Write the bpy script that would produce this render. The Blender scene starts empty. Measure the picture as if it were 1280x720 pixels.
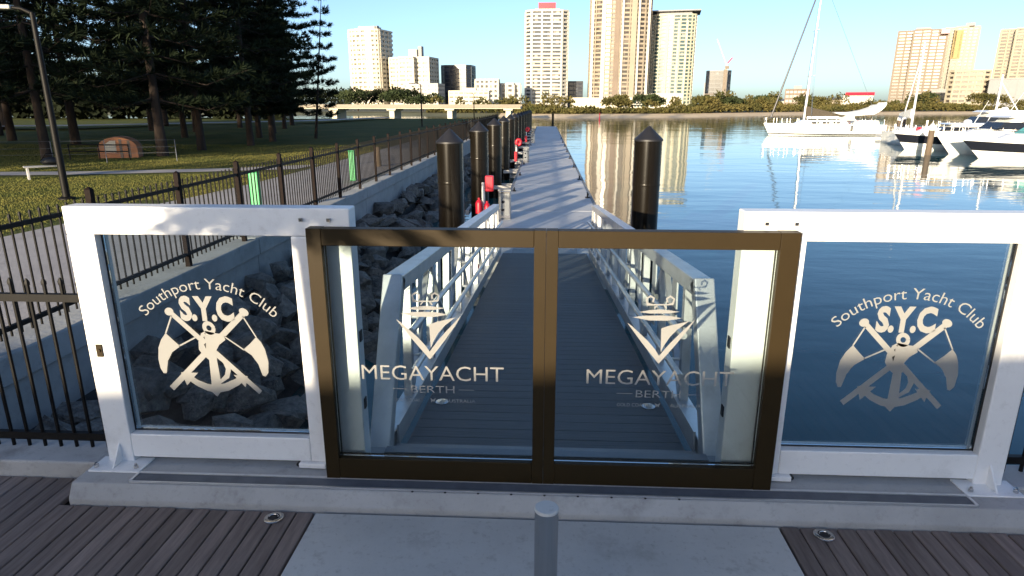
import bpy, bmesh, math, random
import numpy as np
from mathutils import Vector, Matrix
R = math.radians
random.seed(7)
rng = np.random.default_rng(7)
sc = bpy.context.scene
col = sc.collection

# ------------------------------------------------------------------ camera
cam = bpy.data.cameras.new('camera'); camo = bpy.data.objects.new('camera', cam); col.objects.link(camo)
cam.lens = 22.67; cam.sensor_width = 36; cam.clip_start = .05; cam.clip_end = 6000
camo.location = (0, 0, 1.9)
camo.rotation_euler = (R(90 - 15.86), 0, R(2.87))
sc.camera = camo
# ------------------------------------------------------------------ sky and sun (low, behind the camera on the left)
SUN_EL, SUN_DIR = 9.0, Vector((-.40, -.917, 0)).normalized()
w = bpy.data.worlds.new('World'); sc.world = w; w.use_nodes = True
nt = w.node_tree; bg = nt.nodes['Background']
sky = nt.nodes.new('ShaderNodeTexSky'); sky.sky_type = 'NISHITA'; sky.sun_disc = False
sky.sun_elevation = R(SUN_EL); sky.sun_rotation = math.atan2(SUN_DIR.x, SUN_DIR.y)
sky.air_density = .6; sky.dust_density = 1.2; sky.ozone_density = 1.8
bg.inputs[1].default_value = .125
nt.links.new(sky.outputs[0], bg.inputs[0])
sd = Vector((SUN_DIR.x*math.cos(R(SUN_EL)), SUN_DIR.y*math.cos(R(SUN_EL)), math.sin(R(SUN_EL))))
sl = bpy.data.lights.new('sun', 'SUN'); sl.energy = 5; sl.angle = R(.55); sl.color = (1, .84, .60)
so = bpy.data.objects.new('sun', sl); col.objects.link(so); so.rotation_euler = sd.to_track_quat('Z', 'Y').to_euler()
so.location = (-10, -20, 20)
vs = sc.view_settings; vs.view_transform = 'Standard'; vs.look = 'None'; vs.gamma = 1; vs.exposure = 1.25
sc.cycles.max_bounces = 8; sc.cycles.transparent_max_bounces = 16; sc.cycles.caustics_reflective = False; sc.cycles.caustics_refractive = False

# ------------------------------------------------------------------ materials
MATS = {}
def mat(name, c, rough=.6, metal=0, var=0, scale=8, bump=0, bscale=40, stretch=(1, 1, 1), c2=None, rnd=0, spec=.5, coat=0, dist=.02, transl=0, stain=None):
    """principled with noise-driven colour variation, bump and per-object variation"""
    if name in MATS: return MATS[name]
    m = bpy.data.materials.new(name); m.use_nodes = True; n = m.node_tree; b = n.nodes['Principled BSDF']
    b.inputs['Roughness'].default_value = rough; b.inputs['Metallic'].default_value = metal
    b.inputs['Specular IOR Level'].default_value = spec; b.inputs['Coat Weight'].default_value = coat
    tc = n.nodes.new('ShaderNodeTexCoord'); mp = n.nodes.new('ShaderNodeMapping'); mp.inputs['Scale'].default_value = stretch
    n.links.new(tc.outputs['Object'], mp.inputs[0])
    cs = None
    if var or c2:
        ns = n.nodes.new('ShaderNodeTexNoise'); ns.inputs['Scale'].default_value = scale; ns.inputs['Detail'].default_value = 6; ns.inputs['Roughness'].default_value = .65
        n.links.new(mp.outputs[0], ns.inputs['Vector'])
        rp = n.nodes.new('ShaderNodeValToRGB'); rp.color_ramp.elements[0].position = .33; rp.color_ramp.elements[1].position = .67
        if c2: a, d = c, c2
        else: a = tuple(max(0, x*(1-var)) for x in c); d = tuple(min(1, x*(1+var)) for x in c)
        rp.color_ramp.elements[0].color = (*a, 1); rp.color_ramp.elements[1].color = (*d, 1)
        n.links.new(ns.outputs[0], rp.inputs[0]); cs = rp.outputs[0]
    if rnd:
        oi = n.nodes.new('ShaderNodeObjectInfo'); mr = n.nodes.new('ShaderNodeMapRange')
        mr.inputs[3].default_value = 1-rnd; mr.inputs[4].default_value = 1+rnd
        n.links.new(oi.outputs['Random'], mr.inputs[0])
        hs = n.nodes.new('ShaderNodeHueSaturation')
        if cs is None: hs.inputs['Color'].default_value = (*c, 1)
        else: n.links.new(cs, hs.inputs['Color'])
        n.links.new(mr.outputs[0], hs.inputs['Value']); cs = hs.outputs[0]
        # shift the grain from piece to piece
        vm = n.nodes.new('ShaderNodeVectorMath'); vm.operation = 'ADD'
        ml = n.nodes.new('ShaderNodeMath'); ml.operation = 'MULTIPLY'; ml.inputs[1].default_value = 50
        n.links.new(oi.outputs['Random'], ml.inputs[0]); n.links.new(tc.outputs['Object'], vm.inputs[0]); n.links.new(ml.outputs[0], vm.inputs[1])
        n.links.new(vm.outputs[0], mp.inputs[0])
    if stain:
        for sc_, am in stain:
            n2 = n.nodes.new('ShaderNodeTexNoise'); n2.inputs['Scale'].default_value = sc_; n2.inputs['Detail'].default_value = 8; n2.inputs['Roughness'].default_value = .7
            n.links.new(mp.outputs[0], n2.inputs['Vector']); r2 = n.nodes.new('ShaderNodeMapRange'); r2.inputs[1].default_value = .56; r2.inputs[2].default_value = .72; r2.inputs[3].default_value = 0; r2.inputs[4].default_value = am
            n.links.new(n2.outputs[0], r2.inputs[0]); mx2 = n.nodes.new('ShaderNodeMix'); mx2.data_type = 'RGBA'; mx2.blend_type = 'MULTIPLY'; mx2.inputs[7].default_value = (.35, .32, .30, 1)
            n.links.new(r2.outputs[0], mx2.inputs[0]); n.links.new(cs, mx2.inputs[6]); cs = mx2.outputs[2]
    if cs is None: b.inputs['Base Color'].default_value = (*c, 1)
    else: n.links.new(cs, b.inputs['Base Color'])
    if bump:
        nb = n.nodes.new('ShaderNodeTexNoise'); nb.inputs['Scale'].default_value = bscale; nb.inputs['Detail'].default_value = 5
        n.links.new(mp.outputs[0], nb.inputs['Vector'])
        bp = n.nodes.new('ShaderNodeBump'); bp.inputs['Strength'].default_value = bump; bp.inputs['Distance'].default_value = dist
        n.links.new(nb.outputs[0], bp.inputs['Height']); n.links.new(bp.outputs[0], b.inputs['Normal'])
    if transl:
        out = n.nodes['Material Output']; t = n.nodes.new('ShaderNodeBsdfTranslucent'); mx = n.nodes.new('ShaderNodeMixShader'); mx.inputs[0].default_value = transl
        if cs is None: t.inputs[0].default_value = (*c, 1)
        else: n.links.new(cs, t.inputs[0])
        n.links.new(b.outputs[0], mx.inputs[1]); n.links.new(t.outputs[0], mx.inputs[2]); n.links.new(mx.outputs[0], out.inputs[0])
    MATS[name] = m
    return m

def glass_mat(name, tint=(.88, .92, .92), ior=1.45, rough=0):
    m = bpy.data.materials.new(name); m.use_nodes = True; n = m.node_tree
    for x in list(n.nodes):
        if x.type == 'BSDF_PRINCIPLED': n.nodes.remove(x)
    out = n.nodes['Material Output']; fr = n.nodes.new('ShaderNodeFresnel'); fr.inputs[0].default_value = ior
    t = n.nodes.new('ShaderNodeBsdfTransparent'); t.inputs[0].default_value = (*tint, 1)
    g = n.nodes.new('ShaderNodeBsdfGlossy'); g.inputs['Roughness'].default_value = rough
    mx = n.nodes.new('ShaderNodeMixShader')
    n.links.new(fr.outputs[0], mx.inputs[0]); n.links.new(t.outputs[0], mx.inputs[1]); n.links.new(g.outputs[0], mx.inputs[2]); n.links.new(mx.outputs[0], out.inputs[0])
    return m

def water_mat():
    m = bpy.data.materials.new('water'); m.use_nodes = True; n = m.node_tree; b = n.nodes['Principled BSDF']
    b.inputs['Base Color'].default_value = (.004, .070, .085, 1); b.inputs['Roughness'].default_value = .04; b.inputs['IOR'].default_value = 1.333
    tc = n.nodes.new('ShaderNodeTexCoord')
    hs = []
    for sca, st, amt in ((.6, (.45, 1, 1), .040), (3.0, (.5, 1, 1), .007), (.10, (1, 1, 1), .12)):
        mp = n.nodes.new('ShaderNodeMapping'); mp.inputs['Scale'].default_value = st; n.links.new(tc.outputs['Object'], mp.inputs[0])
        ns = n.nodes.new('ShaderNodeTexNoise'); ns.inputs['Scale'].default_value = sca; ns.inputs['Detail'].default_value = 2.5
        n.links.new(mp.outputs[0], ns.inputs['Vector'])
        ml = n.nodes.new('ShaderNodeMath'); ml.operation = 'MULTIPLY'; ml.inputs[1].default_value = amt
        n.links.new(ns.outputs[0], ml.inputs[0]); hs.append(ml.outputs[0])
    a = n.nodes.new('ShaderNodeMath'); n.links.new(hs[0], a.inputs[0]); n.links.new(hs[1], a.inputs[1])
    a2 = n.nodes.new('ShaderNodeMath'); n.links.new(a.outputs[0], a2.inputs[0]); n.links.new(hs[2], a2.inputs[1])
    bp = n.nodes.new('ShaderNodeBump'); bp.inputs['Strength'].default_value = .55; bp.inputs['Distance'].default_value = 1
    n.links.new(a2.outputs[0], bp.inputs['Height']); n.links.new(bp.outputs[0], b.inputs['Normal'])
    return m

def window_mat(name, dark, pale, share, cell=(2.2, 2.2, 3.0), rough=.2):
    """dark panes with some drawn curtains, one tone to each bay"""
    m = bpy.data.materials.new(name); m.use_nodes = True; n = m.node_tree; b = n.nodes['Principled BSDF']
    tc = n.nodes.new('ShaderNodeTexCoord'); d = n.nodes.new('ShaderNodeVectorMath'); d.operation = 'DIVIDE'; d.inputs[1].default_value = cell
    fl = n.nodes.new('ShaderNodeVectorMath'); fl.operation = 'FLOOR'; wn = n.nodes.new('ShaderNodeTexWhiteNoise')
    n.links.new(tc.outputs['Object'], d.inputs[0]); n.links.new(d.outputs[0], fl.inputs[0]); n.links.new(fl.outputs[0], wn.inputs['Vector'])
    rp = n.nodes.new('ShaderNodeValToRGB'); rp.color_ramp.elements[0].position = 0; rp.color_ramp.elements[0].color = (*dark, 1)
    rp.color_ramp.elements[1].position = 1; rp.color_ramp.elements[1].color = (*pale, 1)
    e = rp.color_ramp.elements.new(1-share); e.color = tuple(x*1.5 for x in dark) + (1,)
    n.links.new(wn.outputs['Value'], rp.inputs[0]); n.links.new(rp.outputs[0], b.inputs['Base Color']); b.inputs['Roughness'].default_value = rough
    return m

M = dict(
    white=mat('white_powder_coat', (.82, .82, .82), .38, var=.03, scale=3, stain=((4, .22), (26, .2)), bump=.02, bscale=90),
    bronze=mat('dark_bronze_powder_coat', (.026, .017, .0065), .5, spec=.15, var=.06, scale=5, bump=.03, bscale=200),
    fence=mat('black_fence_paint', (.0055, .005, .005), .55, var=.2, scale=20, spec=.18),
    postb=mat('brown_fence_post', (.0085, .0045, .0038), .7, var=.25, scale=12, spec=.12),
    conc=mat('grey_concrete', (.40, .395, .39), .85, var=.10, scale=2.5, stain=((3, .5), (13, .4), (45, .3)), bump=.15, bscale=70, dist=.01),
    slab=mat('pale_slab', (.52, .52, .50), .75, var=.09, scale=1.6, stain=((2.3, .5), (9, .45), (38, .4)), bump=.12, bscale=60, dist=.006),
    wallc=mat('seawall_concrete', (.36, .37, .37), .85, var=.14, scale=1.8, stain=((1.3, .5), (6, .35)), bump=.25, bscale=25, dist=.02),
    board=mat('weathered_board', (.13, .10, .09), .8, c2=(.225, .18, .16), scale=3, stretch=(14, 1.2, 4), bump=.35, bscale=7, rnd=.22, dist=.006),
    under=mat('dark_underside', (.02, .02, .022), .9),
    alu=mat('brushed_aluminium', (.60, .61, .63), .42, .7, var=.10, scale=6, stain=((7, .3),), bump=.04, bscale=120),
    alup=mat('mill_aluminium_plate', (.22, .235, .25), .5, .4, var=.1, scale=5),
    polish=mat('polished_steel', (.46, .45, .44), .16, 1, var=.04, scale=4),
    steel=mat('stainless_steel', (.6, .58, .56), .22, 1, var=.05, scale=4),
    track=mat('dark_track', (.11, .12, .14), .7, var=.2, scale=9),
    gdeck=mat('gangway_plank', (.065, .08, .095), .65, var=.15, scale=4, stretch=(.6, 12, 1), bump=.5, bscale=6, rnd=.1, dist=.01),
    pont=mat('pontoon_concrete', (.50, .505, .51), .6, var=.12, scale=.9, stain=((.8, .3), (4, .25)), bump=.08, bscale=30, rnd=.05),
    whal=mat('pontoon_edge', (.20, .21, .22), .7, var=.2, scale=4),
    pile=mat('black_pile_sleeve', (.006, .0045, .003), .22, var=.3, scale=2.5, stretch=(1, 1, .3), spec=.3),
    cap=mat('pile_cone', (.012, .012, .015), .5, var=.2, scale=5),
    red=mat('red_enamel', (.50, .012, .03), .4, var=.1, scale=9),
    whitep=mat('white_plastic', (.78, .78, .76), .4, var=.04),
    rock=mat('basalt_rock', (.07, .068, .066), .9, c2=(.24, .225, .20), scale=3.5, bump=.9, bscale=9, rnd=.3, dist=.05),
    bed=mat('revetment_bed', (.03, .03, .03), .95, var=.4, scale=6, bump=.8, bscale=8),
    grass=mat('lawn_grass', (.055, .075, .022), .95, c2=(.11, .11, .034), scale=.3, bump=1.0, bscale=16, dist=.07, spec=.1),
    blade=mat('sunlit_grass_blade', (.11, .13, .035), .9, c2=(.24, .205, .06), scale=.25, spec=.1, transl=.25),  # golden tone puts the low sunlight on the near lawn into the colour
    path=mat('path_concrete', (.35, .33, .325), .85, var=.12, scale=1.3, stain=((.7, .3), (5, .3)), bump=.2, bscale=40),
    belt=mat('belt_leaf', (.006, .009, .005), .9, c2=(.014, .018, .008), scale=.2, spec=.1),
    sand=mat('beach_sand', (.62, .48, .31), .95, var=.15, scale=.3),
    land=mat('far_ground', (.10, .10, .05), .95, var=.3, scale=.05),
    trunk=mat('pine_bark', (.03, .02, .015), .95, var=.35, scale=6, stretch=(1, 1, .3), bump=.8, bscale=14, dist=.03),
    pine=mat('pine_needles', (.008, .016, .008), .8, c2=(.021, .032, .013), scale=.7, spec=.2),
    scrub=mat('shore_scrub', (.040, .048, .015), .85, c2=(.13, .105, .034), scale=.12, spec=.2, transl=.15),
    dkleaf=mat('dark_leaf', (.018, .03, .012), .85, c2=(.045, .055, .02), scale=.2, spec=.2),
    sticker=mat('frosted_vinyl', (.39, .385, .37), .8, var=.03, transl=.4),
    green=mat('green_paint', (.045, .33, .12), .5, var=.08),
    timber=mat('timber_pile', (.11, .08, .055), .85, var=.25, scale=5, stretch=(1, 1, .2)),
    gel=mat('white_gelcoat', (.80, .80, .78), .25, var=.02, coat=.3),
    navy=mat('navy_gelcoat', (.012, .013, .02), .2, coat=.4),
    bwin=mat('boat_window', (.015, .018, .024), .1),
    canvas=mat('canvas_cover', (.75, .75, .72), .9, var=.05, bump=.3, bscale=8),
    dcanvas=mat('dark_canvas', (.055, .045, .032), .9, var=.1, bump=.3, bscale=8),
    teal=mat('teal_canvas', (.12, .42, .42), .8, var=.1),
    mast=mat('mast_aluminium', (.75, .75, .73), .4, .3),
    orange=mat('orange_render', (.40, .17, .08), .8, var=.12, scale=3),
    cream=mat('cream_render', (.55, .50, .40), .8, var=.04, scale=.1),
    creamw=mat('white_render', (.43, .41, .37), .8, var=.04, scale=.1),
    creamr=mat('warm_beige_render', (.29, .26, .20), .8, var=.05, scale=.1),
    greyr=mat('pale_grey_render', (.27, .255, .22), .8, var=.05, scale=.1),
    tan=mat('tan_render', (.25, .215, .17), .8, var=.08, scale=.1),
    brown=mat('brown_render', (.16, .125, .10), .8, var=.1, scale=.1),
    ggrey=mat('grey_cladding', (.13, .137, .15), .5, var=.06, scale=.2),
    pgreen=mat('pale_green_render', (.36, .35, .275), .7, var=.05, scale=.1),
    pink=mat('pink_render', (.165, .135, .108), .8, var=.06, scale=.1),
    yellow=mat('ochre_panel', (.28, .21, .09), .7, var=.06, scale=.2),
    dkcl=mat('dark_cladding', (.018, .022, .03), .4, var=.15, scale=.3),
    glass=glass_mat('clear_glass'),
    w_dark=window_mat('windows_dark', (.035, .04, .045), (.35, .32, .28), .25),
    w_cream=window_mat('windows_cream', (.09, .085, .07), (.40, .36, .28), .5),
    w_brown=window_mat('windows_brown', (.03, .025, .022), (.16, .13, .105), .35),
    w_green=window_mat('windows_green', (.028, .055, .065), (.20, .22, .20), .3),
    w_navy=window_mat('windows_navy', (.012, .016, .026), (.06, .07, .09), .2),
    water=water_mat(),
    gasket=mat('black_gasket', (.008, .008, .009), .5),
    lamph=mat('lamp_head', (.45, .45, .42), .5, var=.05),
)

# ------------------------------------------------------------------ mesh helpers
class MB:
    def __init__(s): s.v = []; s.f = []
    def add(s, vs, fs):
        o = len(s.v); s.v += [tuple(p) for p in vs]; s.f += [tuple(i+o for i in f) for f in fs]; return s
    def box(s, x0, x1, y0, y1, z0, z1):
        return s.add([(x, y, z) for z in (z0, z1) for y in (y0, y1) for x in (x0, x1)],
                     [(0, 2, 3, 1), (4, 5, 7, 6), (0, 1, 5, 4), (2, 6, 7, 3), (0, 4, 6, 2), (1, 3, 7, 5)])
    def bar(s, p0, p1, wd, ht, up=(0, 0, 1)):
        p0, p1 = Vector(p0), Vector(p1); d = (p1-p0).normalized(); a = d.cross(Vector(up))
        if a.length < 1e-4: a = d.cross(Vector((1, 0, 0)))
        a.normalize(); b = a.cross(d).normalized(); a = a*wd/2; b = b*ht/2
        return s.add([p0-a-b, p0+a-b, p0+a+b, p0-a+b, p1-a-b, p1+a-b, p1+a+b, p1-a+b],
                     [(0, 1, 2, 3), (4, 7, 6, 5), (0, 4, 5, 1), (1, 5, 6, 2), (2, 6, 7, 3), (3, 7, 4, 0)])
    def cyl(s, p0, p1, r0, r1=None, n=12, caps=True):
        r1 = r0 if r1 is None else r1
        p0, p1 = Vector(p0), Vector(p1); d = (p1-p0).normalized(); a = d.cross(Vector((0, 0, 1)))
        if a.length < 1e-4: a = Vector((1, 0, 0))
        a.normalize(); b = d.cross(a)
        vs = []
        for p, r in ((p0, r0), (p1, r1)):
            for i in range(n):
                t = 2*math.pi*i/n; vs.append(p+a*math.cos(t)*r+b*math.sin(t)*r)
        fs = [(i, (i+1) % n, n+(i+1) % n, n+i) for i in range(n)]
        if caps: fs += [tuple(range(n))[::-1], tuple(range(n, 2*n))]
        return s.add(vs, fs)
    def tube(s, pts, rs, n=8):
        for i in range(len(pts)-1): s.cyl(pts[i], pts[i+1], rs[i], rs[i+1], n, caps=(i in (0, len(pts)-2)))
        return s
    def lathe(s, prof, c=(0, 0, 0), n=20):
        vs = [(c[0]+r*math.cos(2*math.pi*i/n), c[1]+r*math.sin(2*math.pi*i/n), c[2]+z) for r, z in prof for i in range(n)]
        m = len(prof)
        fs = [(j*n+i, j*n+(i+1) % n, (j+1)*n+(i+1) % n, (j+1)*n+i) for j in range(m-1) for i in range(n)]
        fs += [tuple(range(n))[::-1], tuple(range((m-1)*n, m*n))]
        return s.add(vs, fs)
    def prism(s, poly, a, b, axis='z'):
        n = len(poly)
        if axis == 'z': P = lambda p, t: (p[0], p[1], t)
        elif axis == 'y': P = lambda p, t: (p[0], t, p[1])
        else: P = lambda p, t: (t, p[0], p[1])
        return s.add([P(p, a) for p in poly]+[P(p, b) for p in poly],
                     [tuple(range(n))[::-1], tuple(range(n, 2*n))]+[(i, (i+1) % n, n+(i+1) % n, n+i) for i in range(n)])
    def mesh(s, name, off=(0, 0, 0), smooth=None):
        me = bpy.data.meshes.new(name)
        me.from_pydata([(x-off[0], y-off[1], z-off[2]) for x, y, z in s.v], [], s.f)
        bm = bmesh.new(); bm.from_mesh(me); bmesh.ops.recalc_face_normals(bm, faces=bm.faces); bm.to_mesh(me); bm.free()
        if smooth:
            me.shade_smooth(); me.set_sharp_from_angle(angle=R(smooth))
        return me

OFF = {}
def link(name, me, m=None, parent=None, loc=(0, 0, 0)):
    o = bpy.data.objects.new(name, me); col.objects.link(o)
    if me is not None and m is not None and not me.materials: me.materials.append(m)
    if parent is not None: o.parent = parent
    o.location = loc
    return o
def tag(o, label=None, cat=None, group=None, kind=None):
    if label: o['label'] = label
    if cat: o['category'] = cat
    if group: o['group'] = group
    if kind: o['kind'] = kind
    return o
def thing(name, label, cat, loc=(0, 0, 0), rz=0, group=None, local=False):
    o = bpy.data.objects.new(name, None); col.objects.link(o); o.location = loc; o.rotation_euler = (0, 0, rz); o.empty_display_size = .2
    OFF[o.name] = (0, 0, 0) if local else tuple(loc)
    return tag(o, label, cat, group)
def part(name, mb, m, parent, smooth=None, bevel=0, kind=None, label=None):
    """mesh child; vertices given in world axes (or local for things made with local=True)"""
    g = parent; off = (0, 0, 0)
    while g is not None:
        if g.name in OFF: off = OFF[g.name]; break
        g = g.parent
    o = link(name, mb.mesh(name, off, smooth), m, parent)
    if bevel: bv = o.modifiers.new('bevel', 'BEVEL'); bv.width = bevel; bv.segments = 2; bv.limit_method = 'ANGLE'
    return tag(o, label, kind=kind)
def single(name, mb, m, label, cat, org, smooth=None, bevel=0, group=None, kind=None):
    o = link(name, mb.mesh(name, org, smooth), m, None, org)
    if bevel: bv = o.modifiers.new('bevel', 'BEVEL'); bv.width = bevel; bv.segments = 2; bv.limit_method = 'ANGLE'
    return tag(o, label, cat, group, kind)
def struct(name, mb, m, parent=None):
    o = link(name, mb.mesh(name), m, parent)
    return tag(o, kind='structure')
def copy_tree(o, parent=None):
    c = o.copy(); col.objects.link(c)
    if parent is not None: c.parent = parent
    for ch in o.children: copy_tree(ch, c)
    return c
def sheet(poly, z): return MB().add([(x, y, z) for x, y in poly], [tuple(range(len(poly)))])

def text_verts(body, size=1, bold=0):
    cu = bpy.data.curves.new('t', 'FONT'); cu.body = body; cu.size = size; cu.offset = bold; cu.resolution_u = 3
    cu.align_x = 'LEFT'
    o = bpy.data.objects.new('t', cu); col.objects.link(o); bpy.context.view_layer.update()
    dg = bpy.context.evaluated_depsgraph_get(); me = o.evaluated_get(dg).to_mesh()
    v = np.array([tuple(p.co)[:2] for p in me.vertices]); f = [tuple(p.vertices) for p in me.polygons]
    o.evaluated_get(dg).to_mesh_clear(); bpy.data.objects.remove(o); bpy.data.curves.remove(cu)
    return v, f
def fit_text(mb, body, x0, x1, zb, cap, y, bold=0, bend=None, capfrac=None):
    """flat lettering filling x0..x1 with capitals of height cap on baseline zb"""
    v, f = text_verts(body, 1, bold)
    v[:, 0] = (v[:, 0]-v[:, 0].min())/(v[:, 0].max()-v[:, 0].min())*(x1-x0)+x0
    hh = capfrac or (v[:, 1].max()-max(0, v[:, 1].min())) ; v[:, 1] *= cap/hh
    if bend:   # bend = (cx, cz, r): wrap round a circle
        cx, cz, r = bend; t = (v[:, 0]-cx)/r; rr = r+v[:, 1]
        X = cx+rr*np.sin(t); Z = cz+rr*np.cos(t)
    else: X, Z = v[:, 0], v[:, 1]+zb
    mb.add([(a, y, b) for a, b in zip(X, Z)], f)

# ================================================================== SETTING
ZW = -1.4
struct('water', sheet([(-2500, -400), (2500, -400), (2500, 3500), (-2500, 3500)], ZW), M['water'])
# park land on the left, retained by the seawall
lawn = MB(); xs = [-420, -200, -120, -80]+[-60+i*2 for i in range(28)]+[-4.62]; ys = [-70, -40, -20]+[-10+i*2.5 for i in range(43)]
vid = {}
for i, x in enumerate(xs):
    for j, y in enumerate(ys):
        far = min(1, max(0, (-x-14)/20))*min(1, max(0, (y-12)/8))
        z = -.004+far*(.12*math.sin(x*.21+y*.13)+.08*math.sin(y*.31-x*.07))*.6
        vid[i, j] = len(lawn.v); lawn.v.append((x, y, z))
for i in range(len(xs)-1):
    for j in range(len(ys)-1): lawn.f.append((vid[i, j], vid[i+1, j], vid[i+1, j+1], vid[i, j+1]))
struct('lawn', lawn, M['grass'])
struct('bank', MB().box(-420, -4.7, -70, 95, -2.5, -.3), M['bed'])
pth = []
for i in range(40):
    y = -9.5+i*2.55; pth.append((-7.2-.9*math.exp(-((y-8)/5)**2), y))
struct('footpath', sheet([(-4.63, -9.5)]+pth[::1]+[(-4.63, pth[-1][1])], .012), M['path'])
struct('park_path', sheet([(-40, 14.2), (-13.4, 17.6), (-9.9, 18.7), (-7.6, 19.6), (-7.4, 21.2), (-9.9, 19.7), (-13.4, 18.6), (-40, 15.6)], .014), M['path'])
struct('park_road', sheet([(-160, 27), (-60, 44), (-38, 52), (-24, 70), (-20, 92), (-22.5, 92), (-27, 71), (-40, 55), (-62, 47), (-160, 30)], .26), M['path'])
# far shore
shore = [(-900, 330), (-300, 250), (-60, 226), (-14, 205), (3, 184), (38, 195), (91, 245), (183, 273), (420, 340), (900, 420)]
bch = MB()
for x, y in shore[3:]: bch.v += [(x, y-9, ZW-.2), (x, y-1, ZW+.4), (x, y+6, ZW+.86)]
bch.f = [f for i in range(len(shore)-4) for f in ((3*i, 3*i+3, 3*i+4, 3*i+1), (3*i+1, 3*i+4, 3*i+5, 3*i+2))]
struct('beach', bch, M['sand'])
bnk = MB()
for x, y in shore[:4]: bnk.v += [(x, y-3, ZW-.2), (x, y+6, ZW+.86)]
bnk.f = [(2*i, 2*i+2, 2*i+3, 2*i+1) for i in range(3)]
struct('inlet_bank', bnk, M['land'])
struct('far_shore', sheet([(-1800, 2500)]+[(x, y+4.5) for x, y in shore]+[(1800, 2500)], ZW+.85), M['land'])
# boardwalk deck the camera stands on
dk = struct('boardwalk', MB().box(-4.6, 4.6, -9.5, 2.66, -.30, -.045), M['under'])
bme = MB().box(-.0398, .0398, 0, 5.03, -.03, 0).mesh('board'); bml = MB().box(-.0398, .0398, 0, 5.262, -.03, 0).mesh('board')
for side in (-1, 1):
    for i in range(38):
        x = (-1.093-.0428-i*.0856) if side < 0 else (1.122+.0428+i*.0856)
        ob = link('board', bml if abs(x) > 2.38 else bme, M['board'], dk, (x, -2.37+random.uniform(-.004, .004), random.uniform(-.0015, .0015)))
        bv = ob.modifiers.new('b', 'BEVEL'); bv.width = .004; bv.segments = 1
struct('slab_walkway', MB().box(-1.08, 1.109, -9, 2.645, -.045, .004), M['slab'])
struct('land_behind', MB().box(-4.6, 30, -70, -9.5, -2.5, -.02), M['path'])
ab = struct('abutment', MB().box(-4.6, 4.6, 2.664, 3.13, -2.4, -.05), M['under'])

# ================================================================== GATE ASSEMBLY
pl = thing('plinth', 'low concrete plinth with a recessed sliding track under the gates', 'plinth', (0, 2.9, 0))
part('block', MB().prism([(2.668, -.049), (2.668, .026), (2.708, .0946), (3.125, .095), (3.125, -.049)], -2.33, 2.33, 'x'), M['conc'], pl, bevel=.006)
tr = MB()
for y0, y1 in ((2.7175, 2.7265), (2.798, 2.812)): tr.box(-2.04, 2.04, y0, y1, .0952, .103)
for s in (-1, 1): tr.box(s*2.04-.007, s*2.04+.007, 2.726, 2.798, .0952, .103)
part('track_frame', tr, M['alu'], pl)
part('track_channel', MB().box(-2.033, 2.033, 2.7265, 2.7975, .0952, .0985), M['track'], pl)
part('rear_channel', MB().box(-2.2, 2.2, 2.96, 3.03, .0952, .0985), M['track'], pl)
sb = MB()
for i in range(9): sb.cyl((-.62+i*.16, 2.7105, .0945), (-.62+i*.16, 2.7105, .0965), .006, n=8)
part('fixing_screw', sb, M['under'], pl, kind='stuff')

# emblem traced as flat vinyl: (u, v) grid of the artwork -> metres
def E2(u, v): return (.000978*(u-440)+.000171*(v-400), -.001079*(v-400)+.00002*(u-440))
def poly(mb, pts, cx, cz, y, mp=E2):
    n = len(pts); mb.add([(cx+mp(*p)[0], y, cz+mp(*p)[1]) for p in pts], [tuple(range(n))])
def stroke(mb, pts, wd, cx, cz, y, mp=E2):
    L = []; Rr = []
    for i, p in enumerate(pts):
        a = pts[max(0, i-1)]; b = pts[min(len(pts)-1, i+1)]; dx, dy = b[0]-a[0], b[1]-a[1]; q = math.hypot(dx, dy)
        ww = wd[i] if isinstance(wd, (list, tuple)) else wd
        L.append((p[0]-dy/q*ww/2, p[1]+dx/q*ww/2)); Rr.append((p[0]+dy/q*ww/2, p[1]-dx/q*ww/2))
    P = L+Rr; n = len(pts)
    mb.add([(cx+mp(*p)[0], y, cz+mp(*p)[1]) for p in P], [(i, i+1, n+i+1, n+i) for i in range(n-1)])
def ring(mb, u, v, r0, r1, cx, cz, y, n=24, a0=0, a1=360):
    pts = []
    for i in range(n+1):
        t = R(a0+(a1-a0)*i/n); pts.append((u+math.cos(t)*(r0+r1)/2, v+math.sin(t)*(r0+r1)/2))
    stroke(mb, pts, r1-r0, cx, cz, y)
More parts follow.
